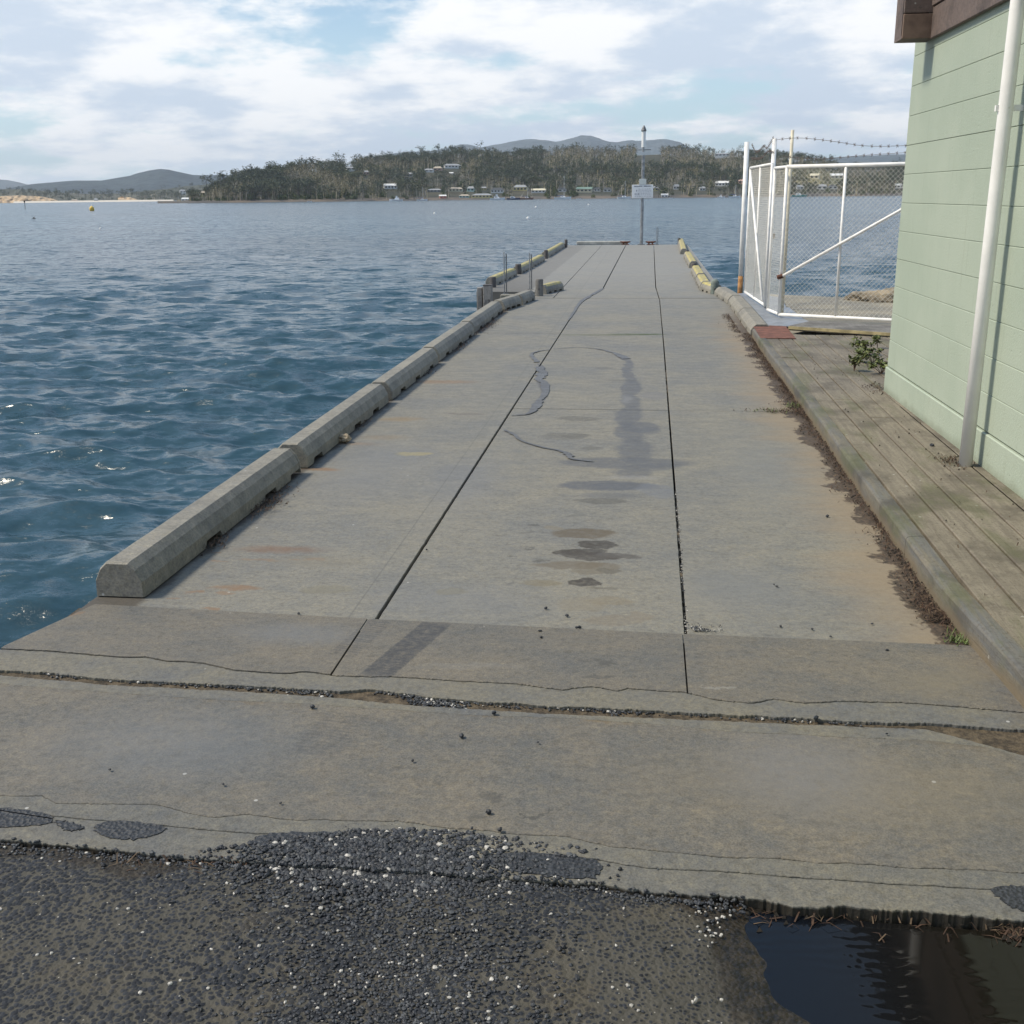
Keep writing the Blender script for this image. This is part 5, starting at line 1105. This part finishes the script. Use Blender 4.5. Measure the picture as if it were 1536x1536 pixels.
# pale quarry cliffs on the far left shore
nt = NT('cliff earth'); P = wpos(nt); n_c = nt.noise(nt.mapping(P, scale=(1, 1, 3)), .09, 6, .7); c = nt.mix(nt.mr(n_c, .38, .62), (.62, .45, .27), (.34, .25, .16)); nt.fin(c, .95, nt.bump(n_c, 1, 4)); M_cliff = nt.mat
def cliff(px0, px1, top, y0, lab, D=2060):
    V = []; Fs = []; n = int((px1-px0)/1.5)+2; rows = 5
    for i in range(n):
        p = px0+(px1-px0)*i/(n-1); yt = interp(p, top)
        for j in range(rows+2):
            d = D+j*9+16*mnoise.noise(Vector((p*.14, j*.5, 0))) if j <= rows else D+150; X, Y = far(p, d); zt = zat(X, Y, yt)
            zb = -1.5; f = min(1, j/rows); V.append((X, Y, zb+(zt-zb)*f-(0 if j <= rows else 14)))
    m = rows+2
    for i in range(n-1):
        for j in range(m-1): Fs.append((i*m+j, (i+1)*m+j, (i+1)*m+j+1, i*m+j+1))
    me = bpy.data.meshes.new('cliff'); me.from_pydata(V, [], Fs); me.update(); tag(link('cliff', me, M_cliff), lab, 'cliff')
cliff(-30, 92, [(-30, 297), (0, 294.5), (30, 293), (60, 294.5), (80, 298), (92, 303)], 303, 'long pale orange quarry face on the far left shore')
cliff(177, 206, [(177, 297), (183, 295), (196, 296), (206, 299)], 303, 'short orange cliff on the far shore just left of the dark headland')
mb = MB(); V = []
for i, p in enumerate(range(20, 262, 6)):
    for D in (2010, 2050, 2120): X, Y = far(p, D+10*math.sin(p)); V.append((X, Y, {2010: -1.3, 2050: 1.2, 2120: 1.6}[D]))
mb.add(V, [(i*3+j, i*3+j+1, i*3+j+4, i*3+j+3) for i in range(len(V)//3-1) for j in range(2)])
nt = NT('beach sand'); nt.fin((.58, .53, .45), .95); tag(mb.build('beach', nt.mat), kind='structure')
# ---------------------------------------------------------------- gum trees
def gum(seed, dens, hgt=1.0, dead=False):
    r = random.Random(seed); tv = []; tf = []; lv = []; lf = []
    def limb(pts, r0, r1):
        n = len(pts); b = len(tv)
        for i, p in enumerate(pts):
            rr = r0+(r1-r0)*i/(n-1)
            for a, c_ in ((1, 0), (0, 1), (-1, 0), (0, -1)): tv.append((p[0]+a*rr, p[1]+c_*rr, p[2]))
        for i in range(n-1):
            for j in range(4): tf.append((b+i*4+j, b+i*4+(j+1) % 4, b+(i+1)*4+(j+1) % 4, b+(i+1)*4+j))
    lean = (r.uniform(-.1, .1), r.uniform(-.1, .1)); Ht = 15.0
    tr_ = [(lean[0]*z+r.uniform(-.2, .2), lean[1]*z+r.uniform(-.2, .2), z-1) for z in np.linspace(0, Ht*.72, 5)]
    limb(tr_, .34, .16); top = tr_[-1]; ends = []
    for k in range(r.randint(4, 6)):
        h0 = r.uniform(.45, 1); st = [top[i]*h0+tr_[0][i]*(1-h0) for i in range(3)]; a = r.uniform(0, 6.28); d = r.uniform(1.2, 3.8); e_ = (st[0]+math.cos(a)*d, st[1]+math.sin(a)*d, st[2]+r.uniform(1.6, 4.6))
        md = ((st[0]+e_[0])/2+r.uniform(-.3, .3), (st[1]+e_[1])/2, (st[2]+e_[2])/2-.3); limb([st, md, e_], .13, .05); ends.append(e_)
        if r.random() < .7:
            a += r.uniform(-1, 1); e2 = (md[0]+math.cos(a)*1.6, md[1]+math.sin(a)*1.6, md[2]+r.uniform(.8, 2.2)); limb([md, e2], .08, .04); ends.append(e2)
    ends.append((top[0], top[1], top[2]+1.5))
    for e_ in ends:
        for k in range(dens):
            c_ = np.array(e_)+np.array([r.gauss(0, .95), r.gauss(0, .95), r.gauss(0, .62)]); s_ = r.uniform(.28, .62)
            u = np.array([r.gauss(0, 1), r.gauss(0, 1), r.gauss(0, .5)]); u /= np.linalg.norm(u); v = np.cross(u, [r.gauss(0, 1), r.gauss(0, 1), r.gauss(0, 1)]); v /= np.linalg.norm(v)+1e-6
            b = len(lv); lv.extend([c_-u*s_, c_+v*s_*.7, c_+u*s_, c_-v*s_*.7]); lf.append((b, b+1, b+2, b+3))
    return np.array(tv), np.array(tf), np.array(lv) if lv else np.zeros((0, 3)), np.array(lf) if lf else np.zeros((0, 4), int)
def bushp(seed):
    r = random.Random(seed); lv = []; lf = []; tv = []; tf = []
    for i in range(2):
        for a, c_ in ((1, 0), (0, 1), (-1, 0), (0, -1)): tv.append((a*.15, c_*.15, i*3-.5))
    for j in range(4): tf.append((j, (j+1) % 4, 4+(j+1) % 4, 4+j))
    for k in range(110):
        a = r.uniform(0, 6.28); d = 2.6*math.sqrt(r.random()); z = r.uniform(.2, 5.0)*(1-d/4.5); c_ = np.array([math.cos(a)*d, math.sin(a)*d, z]); s_ = r.uniform(.35, .8)
        u = np.array([r.gauss(0, 1), r.gauss(0, 1), r.gauss(0, 1)]); u /= np.linalg.norm(u); v = np.cross(u, [r.gauss(0, 1), r.gauss(0, 1), r.gauss(0, 1)]); v /= np.linalg.norm(v)+1e-6
        b = len(lv); lv.extend([c_-u*s_, c_+v*s_*.7, c_+u*s_, c_-v*s_*.7]); lf.append((b, b+1, b+2, b+3))
    return np.array(tv), np.array(tf), np.array(lv), np.array(lf)
def leafm(name, a, b):
    nt = NT(name); P = wpos(nt); c = nt.mix(nt.mr(nt.noise(P, .35, 4, .6), .35, .65), a, b); c = nt.mix(nt.mr(nt.noise(P, .03, 3, .5), .4, .6), c, nt.mix(1.0, c, (1.25, 1.15, .85), 'MULTIPLY')); nt.b.inputs['Subsurface Weight'].default_value = 0
    return nt.fin(c, .75)
ML = [leafm('gum leaf', (.026, .043, .027), (.062, .080, .046)), leafm('olive leaf', (.062, .068, .040), (.105, .102, .060)), leafm('bush leaf', (.040, .066, .028), (.075, .10, .042))]
MT = [leafm('pale bark', (.42, .39, .34), (.27, .25, .22)), leafm('dark bark', (.085, .08, .075), (.13, .12, .11))]
protos = []   # (trunk v, trunk f, leaf v, leaf f, leaf mat, trunk mat)
for i in range(6): protos.append(gum(10+i, 13)+(0, 0 if i % 3 == 0 else 1))
for i in range(4): protos.append(gum(30+i, 5)+(1, 0))
for i in range(3): protos.append(gum(50+i, 2)+(1, 0))
for i in range(3): protos.append(bushp(70+i)+(2, 1))
NGUM, NOL, NDEAD, NBUSH = range(0, 6), range(6, 10), range(10, 13), range(13, 16)
protomesh = []
for k, (tv, tf, lv, lf, lm, tm) in enumerate(protos):
    a = npmesh('trunk', tv, tf); a.materials.append(MT[tm]); b = npmesh('crown', lv, lf); b.materials.append(ML[lm]); protomesh.append((a, b))
HOUSES = [  # px centre, py base, width px, height px, wall, roof, label
 (528, 255, 13, 4, 'w', 'g', 'small white roofed house on the skyline of the wooded headland'), (551, 262, 8, 5, 'p', 'g', 'pinkish house high in the trees right of the skyline house'), (586, 283, 18, 6, 'w', 'w', 'white house half way up the wooded slope above the moored cruiser'),
 (616, 265, 9, 5, 'g', 'g', 'grey house in the trees above and right of the white hillside house'), (645, 258, 13, 4, 'w', 'g', 'low white house at the left of the hillside cluster'), (658, 256, 12, 5, 'p', 't', 'tan roofed house in the middle of the hillside cluster'),
 (679, 252, 24, 5, 'w', 'g', 'long white two storey house highest in the hillside cluster'), (678, 262, 5, 3, 'w', 'w', 'tiny white shed below the long hillside house'), (652, 288, 20, 4, 'g', 'g', 'long grey house low on the slope above the dinghies'), (684, 287, 20, 5, 'c', 't', 'cream house with brown roof near the left end of the shore row'),
 (664, 297, 9, 4, 'r', 'w', 'small red boatshed at the water edge'), (697, 296.5, 14, 4, 't', 't', 'pale teal boatshed right of the red one'), (707, 287, 10, 6, 'c', 'g', 'narrow cream house above the teal boatshed'), (723, 296.5, 30, 5, 'y', 'g', 'long low olive building on the waterfront'),
 (726, 285, 8, 4, 'y', 'g', 'small yellow house right of the narrow cream one'), (746, 289, 18, 6, 'w', 'k', 'white house with dark roof above the moored motor boat'), (781, 286, 20, 7, 'y', 'g', 'big yellow house in the middle of the shore row'), (808, 289, 20, 5, 'w', 'c', 'white house with pale green roof right of the big yellow one'),
 (843, 287.5, 12, 5, 'w', 'k', 'white house hidden behind the tall mast'), (877, 288, 22, 6, 'c', 'n', 'broad house with green gabled roof'), (896, 287, 9, 5, 'w', 'k', 'left wing like white cottage right of the green roofed house'), (911, 287.5, 11, 5, 'w', 'k', 'right hand white cottage left of the light pole'),
 (982, 286.5, 10, 6, 'y', 'g', 'yellow and white house just right of the notice board'), (1014, 284, 8, 6, 'w', 'g', 'pale house among green trees right of the pole'), (997, 296, 9, 4.5, 'w', 'w', 'white boathouse standing at the water right of the pole'), (1053, 286, 8, 5, 'w', 'g', 'small white house with a square front left of the gate'),
 (1083, 279, 18, 6, 'w', 'w', 'large white house with a row of openings left of the gate'), (1113, 276, 10, 6, 'p', 'p', 'pink house partly behind the left gate post'), (1081, 234, 20, 3.5, 'w', 'g', 'long pale building on the ridge above the white house'),
 (1221, 268, 12, 6, 'c', 'c', 'cream house on the grassy slope seen through the gate, left one'), (1253, 268, 17, 6, 'c', 'w', 'cream house with wide pale roof on the grassy slope, right one'), (1199, 284, 9, 5, 'w', 'g', 'grey and white house low behind the gate mesh'), (1233, 284, 13, 6, 'w', 'g', 'white gabled house in the row behind the gate mesh'), (1249, 283.5, 12, 5, 'w', 'k', 'white house with dark roof right of the gabled one behind the mesh'), (1349, 282, 14, 5, 'w', 'w', 'low white house beside the green wall'),
 (305, 293, 6, 5, 'y', 't', 'small yellow house at the left foot of the headland')]
HCOL = {'w': (.68, .68, .66), 'p': (.5, .33, .27), 'g': (.28, .29, .30), 't': (.42, .36, .28), 'c': (.62, .57, .42), 'r': (.5, .18, .13), 'y': (.55, .47, .22), 'k': (.06, .065, .07), 'n': (.16, .24, .2)}
hm_ = {k: plain('house '+k, v, .7, var=.08, scale=.3) for k, v in HCOL.items()}; hm_['t2'] = plain('teal shed', (.38, .55, .53), .7)
M_pane = plain('window glass dark', (.03, .035, .04), .15)
boxes_ = []
def find_D(px, py):
    Ds, Dr = interp(px, SHORE), interp(px, RD)
    for D in np.arange(Ds+6, Dr, 4.0):
        X, Y = far(px, D)
        if pr(X, Y, terr(px, D))[1] <= py: return D
    return Dr-10
def house(px, py, wpx, hpx, wc, rc, lab, D=None):
    D = D or find_D(px, py); X, Y = far(px, D); z0 = terr(px, D) if px > 290 else zat(X, Y, py); zr = zat(X, Y, py)
    if abs(zr-z0) < 14: z0 = zr
    m = D/F; w_ = wpx*m*1.0; h_ = hpx*m*1.15; wall_h = h_*.58; dep = w_*.55+2; a = math.atan2(X, Y)
    e = empty('house', (X, Y, z0), -a+random.Random(int(px)).uniform(-.25, .25), lab, 'house', 'houses along the far shore')
    MB().box(-w_/2, w_/2, -dep/2, dep/2, -3, wall_h).build('wall', hm_['t2'] if 'teal' in lab else hm_[wc], e)
    ov = .4; rh = h_-wall_h; mb = MB(); hip = w_*.22 if rc in 'gkt' else 0
    V = [(-w_/2-ov, -dep/2-ov, wall_h), (w_/2+ov, -dep/2-ov, wall_h), (w_/2+ov, dep/2+ov, wall_h), (-w_/2-ov, dep/2+ov, wall_h), (-w_/2-ov+hip, 0, wall_h+rh), (w_/2+ov-hip, 0, wall_h+rh)]
    mb.add(V, [(0, 1, 5, 4), (2, 3, 4, 5), (0, 4, 3), (1, 2, 5), (3, 2, 1, 0)]); mb.build('roof', hm_[rc], e)
    nw = max(2, int(wpx/4.5))
    for k in range(nw):
        cx_ = -w_/2+w_*(k+.5)/nw; MB().box(cx_-w_/nw*.26, cx_+w_/nw*.26, -dep/2-.06, -dep/2+.02, wall_h*.3, wall_h*.8).build('window', M_pane, e)
    boxes_.append((px-wpx/2, px+wpx/2, py-hpx, py-1, D))
for h_ in HOUSES: house(*h_)
def blocked(px, yt, yb, D, wpx=1.5):
    for (a, b, c_, d, Dh) in boxes_:
        if D < Dh+6 and px+wpx > a and px-wpx < b and yb > c_ and yt < d: return True
    return False
trees = []   # px, D, scale, proto, rot
rt = random.Random(21)
def add_tree(px, D, s, kind=None):
    X, Y = far(px, D); z = terr(px, D); yb = pr(X, Y, z)[1]; yt = pr(X, Y, z+13*s)[1]
    if blocked(px, yt, yb, D): return
    if 952 < px < 990 and yt < 238 and D < 1560: return
    trees.append((px, D, s, rt.choice(kind), rt.uniform(0, 6.28), X, Y, z))
for k in range(9500):
    px = rt.uniform(284, 1440) if rt.random() < .93 else rt.uniform(1440, 1740); u = rt.random()**.8; Ds, Dr = interp(px, SHORE), interp(px, RD); D = Ds+7+(Dr-Ds)*u*1.06
    X, Y = far(px, D); nz = mnoise.noise(Vector((X/55, Y/90, 3)))
    dead = (815 < px < 1110 and .5 < u < .95) or nz > .22
    slopes = 1170 < px < 1330 and .25 < u < .8
    if slopes and rt.random() < .55: continue
    kind = NDEAD if dead and rt.random() < .55 else (NOL if (dead or nz > .1 or slopes) else NGUM)
    if rt.random() < .30: kind = NBUSH
    add_tree(px, D, rt.uniform(.55, 1.05)*(.6 if px < 320 else (.8 if px < 350 else 1))*(.8 if slopes else 1), kind)
for px in np.arange(286, 1440, 3.4):    # shore thicket
    D = interp(px, SHORE)+rt.uniform(6, 30); add_tree(px+rt.uniform(-2, 2), D, rt.uniform(.4, .95)*(.6 if px < 325 else 1), list(NBUSH)+list(NGUM))
for px in np.arange(300, 1440, 4.5):    # skyline
    D = interp(px, RD)-rt.uniform(-15, 40); add_tree(px+rt.uniform(-2, 2), D, rt.choice((.4, .6, .8, .9, 1.15, 1.35))*rt.uniform(.85, 1.1), NGUM)
for px, py in ((508, 228), (500, 240), (482, 235), (476, 238), (414, 241), (420, 246), (381, 251), (352, 263), (347, 266), (372, 256), (446, 248), (436, 253), (547, 234), (541, 238), (649, 224), (690, 222), (1213, 229), (1205, 234), (1000, 222), (1038, 221), (1048, 222), (1067, 224), (860, 219), (890, 221), (783, 223)):
    D = interp(px, RD)-20; X, Y = far(px, D); z = terr(px, D); s = max(.5, min(2.0, (zat(X, Y, py)-z)/13.6)); trees.append((px, D, s, rt.choice(list(NGUM)), rt.uniform(0, 6.28), X, Y, z))
trees.sort(key=lambda q: q[1])
near = [t_ for t_ in trees if t_[0] < 1345 and t_[3] not in NDEAD][:270]+[t_ for t_ in trees[-0:] if False]
sky_ = trees_sky = [t_ for t_ in trees if t_[2] > 1.1][:30]
near = near+[t_ for t_ in sky_ if t_ not in near]; ids = set(id(t_) for t_ in near)
rest = [t_ for t_ in trees if id(t_) not in ids]
def tlabel(t_):
    px, D = t_[0], t_[1]
    if t_[2] > 1.1 and D > interp(px, RD)-60: return 'tall gum tree breaking the skyline of the wooded headland'
    kind = 'low bushy tree' if t_[3] in NBUSH else 'dark gum tree'
    if px < 420: return kind+' at the waterline near the left tip of the wooded headland'
    if px < 620: return kind+' at the waterline of the headland left of the moored boats'
    if px < 960: return kind+' on the shore among the houses behind the moored boats'
    if px < 1120: return kind+' on the shore between the light pole and the gate'
    return kind+' on the shore seen through the gate mesh'
for t_ in near:
    px, D, s, k, rz, X, Y, z = t_; lab = tlabel(t_)
    e = empty('gum_tree' if k not in NBUSH else 'bushy_tree', (X, Y, z), rz, lab, 'tree', 'trees along the far shore'); e.scale = (s, s, s)
    for nm, me in zip(('trunk', 'crown'), protomesh[k]): o = bpy.data.objects.new(nm, me); COL.objects.link(o); o.parent = e
# the wood behind them, one mass
byk = {}
for t_ in rest: byk.setdefault(t_[3], []).append(t_)
VV = []; FF = []; MM = []; off = 0
for k, L in byk.items():
    tv, tf, lv, lf, lm, tm = protos[k]; v = np.concatenate([tv, lv]); f = np.concatenate([tf, lf+len(tv)]); mi = np.concatenate([np.full(len(tf), 3+tm), np.full(len(lf), lm)])
    A = np.array([(q[2], q[4], q[5], q[6], q[7]) for q in L]); ca, sa = np.cos(A[:, 1])[:, None], np.sin(A[:, 1])[:, None]; s = A[:, :1]
    W_ = np.stack([(v[None, :, 0]*ca-v[None, :, 1]*sa)*s+A[:, 2:3], (v[None, :, 0]*sa+v[None, :, 1]*ca)*s+A[:, 3:4], v[None, :, 2]*s+A[:, 4:5]], -1)
    n = len(L); VV.append(W_.reshape(-1, 3)); FF.append((f[None]+(np.arange(n)*len(v))[:, None, None]).reshape(-1, 4)+off); MM.append(np.tile(mi, n)); off += n*len(v)
me = npmesh('woodland', np.concatenate(VV), np.concatenate(FF), np.concatenate(MM)); print('woodland faces', len(me.polygons), 'trees', len(near), len(rest))
tag(link('woodland', me, ML+MT), kind='stuff')
# trees on the far left shore (small)
VV = []; FF = []; MM = []; off = 0; L = []
for k in range(420):
    px = rt.uniform(-60, 345); D = 2070+rt.uniform(60, 420)
    if px > 205 and rt.random() < .6: px = rt.uniform(205, 300); D = 2070+rt.uniform(0, 200)
    X, Y = far(px, D); yb = interp(px, [(-60, 301), (60, 301), (180, 302), (300, 300), (345, 297)])-(D-2070)/420*interp(px, [(-60, 13), (104, 8), (180, 8), (300, 17), (345, 20)])
    L.append((px, D, rt.uniform(.6, 1.2), rt.choice(list(NGUM)+list(NBUSH)), rt.uniform(0, 6), X, Y, zat(X, Y, yb)))
byk = {}
for t_ in L: byk.setdefault(t_[3], []).append(t_)
for k, Lk in byk.items():
    tv, tf, lv, lf, lm, tm = protos[k]; v = np.concatenate([tv, lv]); f = np.concatenate([tf, lf+len(tv)]); mi = np.concatenate([np.full(len(tf), 3+tm), np.full(len(lf), lm)])
    for q in Lk:
        ca, sa = math.cos(q[4])*q[2], math.sin(q[4])*q[2]; W_ = np.stack([v[:, 0]*ca-v[:, 1]*sa+q[5], v[:, 0]*sa+v[:, 1]*ca+q[6], v[:, 2]*q[2]+q[7]], -1); VV.append(W_); FF.append(f+off); MM.append(mi); off += len(v)
tag(link('woodland', npmesh('woodland_far', np.concatenate(VV), np.concatenate(FF), np.concatenate(MM)), ML+MT), kind='stuff')
for px, py, w_, h_, wc, rc, lab, D in ((275, 289.5, 8, 4, 'w', 'g', 'white house on the low far shore left of the headland', 2150), (281, 301.5, 14, 4, 'w', 'w', 'long white shed at the water left of the headland', 1990), (144, 302.5, 5, 4, 'w', 'g', 'lone white house above the far beach', 2060), (112, 303, 8, 3, 'r', 't', 'low reddish house above the far beach', 2060)):
    house(px, py, w_, h_, wc, rc, lab, D)
# ---------------------------------------------------------------- boats, buoys, bird
M_hull = plain('white hull', (.88, .89, .9), .35, var=.05, scale=.5); M_blueh = plain('navy hull', (.03, .05, .12), .35); M_teal = plain('teal hull', (.05, .32, .30), .4); M_mast = plain('mast alloy', (.62, .63, .64), .4, .3); M_brn = plain('brown hull', (.25, .13, .09), .5); M_sail = plain('blue sail cover', (.04, .07, .2), .7)
def boat(px, L, lab, cat='boat', hull=M_hull, mast=0, cabin=True, D=840, heading=.0, group='boats moored off the far shore', wheel=False):
    L = L*1.22; X, Y = far(px, D); a = math.atan2(X, Y); e = empty(cat.replace(' ', '_'), (X, Y, WZ), -a+heading, lab, cat, group)
    st = [(-.5, .30, .9), (-.3, .36, .85), (0, .40, .85), (.25, .32, .95), (.42, .14, 1.1), (.5, .01, 1.2)]; V = []; Fs = []; bw_ = L*.32; fh = L*.13
    for (x, w_, h_) in st: V += [(x*L, -w_*bw_, fh*h_), (x*L*.96, -w_*bw_*.55, -.15), (x*L*.96, w_*bw_*.55, -.15), (x*L, w_*bw_, fh*h_)]
    for i in range(len(st)-1): Fs += [(i*4+j, (i+1)*4+j, (i+1)*4+j+1, i*4+j+1) for j in range(3)]; Fs.append((i*4+3, (i+1)*4+3, (i+1)*4, i*4))
    Fs += [(0, 1, 2, 3), tuple(20+j for j in (3, 2, 1, 0))]; MB().add(V, Fs).build('hull', hull, e)
    if cabin:
        ch = L*(.075 if mast else .13); x0, x1 = (-.12, .2) if mast else (-.22, .16); z = fh*.85
        V = [(x0*L, -.2*bw_, z), (x1*L, -.2*bw_, z), (x1*L, .2*bw_, z), (x0*L, .2*bw_, z), (x0*L+.1, -.17*bw_, z+ch), (x1*L-.12*L, -.17*bw_, z+ch), (x1*L-.12*L, .17*bw_, z+ch), (x0*L+.1, .17*bw_, z+ch)]
        cb = MB().add(V, [(0, 1, 5, 4), (1, 2, 6, 5), (2, 3, 7, 6), (3, 0, 4, 7), (4, 5, 6, 7)]).build('cabin', M_hull, e)
        MB().box(x0*L+.4, x1*L-.16*L, -.2*bw_-.03, -.2*bw_+.05, z+ch*.35, z+ch*.75).build('window', M_pane, cb)
        if wheel: MB().box(-.1*L, .02*L, -.15*bw_, .15*bw_, z+ch, z+ch*1.9).build('wheelhouse', M_hull, e)
    if mast:
        MB().tube([(.08*L, 0, fh*.8), (.08*L, 0, mast)], .17, 6, r2=.12).build('mast', M_mast, e); MB().tube([(.07*L, 0, fh+1.1), (-.36*L, 0, fh+1.0)], .16, 6).build('boom', M_sail, e)
        MB().tube([(.08*L, 0, mast), (.49*L, 0, fh*1.2)], .025, 4).tube([(.08*L, 0, mast), (-.49*L, 0, fh)], .025, 4).build('stay', M_mast, e)
    return e
boat(594, 8.2, 'white motor cruiser moored under the wooded slope, leftmost of the boats', 'motor boat', wheel=True, heading=3.1)
boat(633, 6.6, 'small yacht with thin mast, just right of the leftmost cruiser', 'yacht', mast=9.5)
boat(746, 9.2, 'white motor boat in front of the dark roofed white house', 'motor boat', wheel=True)
boat(770, 8.2, 'dark blue hulled boat with white cabin in front of the big yellow house', 'motor boat', hull=M_blueh)
boat(790, 8.4, 'brown hulled yacht with a bare mast right of the dark blue boat', 'yacht', hull=M_brn, mast=9)
boat(844, 10.3, 'white yacht with the tallest white mast', 'yacht', mast=16.5)
boat(868, 2.8, 'small white dinghy right of the tall masted yacht', 'dinghy', cabin=False)
boat(936, 8.4, 'white yacht with blue sail cover just left of the light pole', 'yacht', mast=12.5, heading=.2)
boat(1006, 2.4, 'tiny white dinghy right of the notice board', 'dinghy', cabin=False)
boat(1082, 4.6, 'small white launch with tall cabin left of the gate', 'launch', wheel=True)
boat(1102, 7, 'white yacht with thin mast next to the left gate post', 'yacht', mast=9)
boat(1199, 8.8, 'teal hulled boat seen through the gate mesh', 'motor boat', hull=M_teal)
boat(264, 6, 'small white boat on the far left, off the low shore', 'motor boat', D=1250); boat(464, 3, 'white dinghy pulled up below the wooded headland', 'dinghy', cabin=False, D=862)
M_by = plain('yellow buoy', (.72, .46, .06), .5, var=.15, scale=3); M_bw = plain('white buoy', (.75, .75, .73), .5)
def dist_w(px, py):
    q = g(px, py, WZ); return q
q = g(138, 316.2, WZ); m = q.length/F; e = empty('buoy', (q.x, q.y, WZ), 0, 'round yellow buoy floating on the far left', 'buoy')
MB().tube([(0, 0, -.3), (0, 0, 0), (0, 0, 2*m), (0, 0, 4*m), (0, 0, 5.6*m), (0, 0, 6.4*m)], [1.5*m, 2.8*m, 3.3*m, 3*m, 1.7*m, .3*m], 14).build('float', M_by, e, smooth=True); MB().tube([(0, 0, 6*m), (0, 0, 8*m)], .2*m, 6).build('ring', M_bw, e)
for px, py, s_, l_ in ((804, 311, 1.8, 'small white mooring buoy below the big yellow house'), (883, 307.5, 1.6, 'small white mooring buoy left of the light pole'), (792, 327.5, 2.6, 'nearest white mooring buoy in the middle of the bay'), (652, 320.5, 2.0, 'white mooring buoy left of the others'), (151, 343, 1.8, 'lone white float on the open water at far left')):
    q = g(px, py, WZ); m = q.length/F; r_ = s_*m
    e = empty('buoy', (q.x, q.y, WZ), 0, l_, 'buoy', 'white mooring buoys'); MB().tube([(0, 0, -r_), (0, 0, -.6*r_), (0, 0, .1*r_), (0, 0, .7*r_), (0, 0, r_)], [.2*r_, .8*r_, r_, .7*r_, .15*r_], 12).build('float', M_bw, e, smooth=True); MB().tube([(0, 0, r_*.9), (0, 0, r_*1.35)], r_*.15, 6).build('ring', M_blackp, e)
q = g(38, 313, WZ); e = empty('channel_marker', (q.x, q.y, WZ), 0, 'thin dark channel marker post on the far left', 'channel marker'); m = q.length/F
MB().tube([(0, 0, -1), (0, 0, 10*m)], .35*m, 6).build('post', M_blackp, e); MB().box(-.9*m, .9*m, -.1, .1, 8*m, 10.5*m).build('mark', M_blackp, e)
# bird just above the water
q = g(51, 329, WZ); q = q*.995; m = 150/F; bx_ = empty('bird', (q.x, q.y, WZ+1.5*m), 0, 'dark gull with a pale belly flapping low over the water on the far left', 'bird')
bm = MB(); bm.tube([(-3.6*m, 0, 0), (-2.6*m, 0, .25*m), (-1*m, 0, .1*m), (1*m, 0, 0), (2.6*m, 0, .35*m), (3.1*m, 0, .5*m), (3.5*m, 0, .45*m), (4.1*m, 0, .35*m)], [.25*m, .35*m, .75*m, .8*m, .4*m, .42*m, .35*m, .05*m], 10, mi=0)
for sgn_ in (-1, 1):
    rt_ = [(-.6*m, sgn_*.5*m, .4*m), (1.2*m, sgn_*.5*m, .4*m), (.9*m, sgn_*2.6*m, 2.4*m), (-.2*m, sgn_*2.4*m, 2.3*m), (-.9*m, sgn_*5*m, 3.3*m)]
    bm.add(rt_+[(x, y, z+.12*m) for x, y, z in rt_], [(0, 1, 2, 3), (3, 2, 4), (8, 7, 6, 5), (9, 7, 8), (0, 5, 6, 1), (1, 6, 7, 2), (2, 7, 9, 4), (4, 9, 8, 3), (3, 8, 5, 0)], 0)
bm.build('body', plain('bird feathers', (.10, .10, .10), .8), bx_)
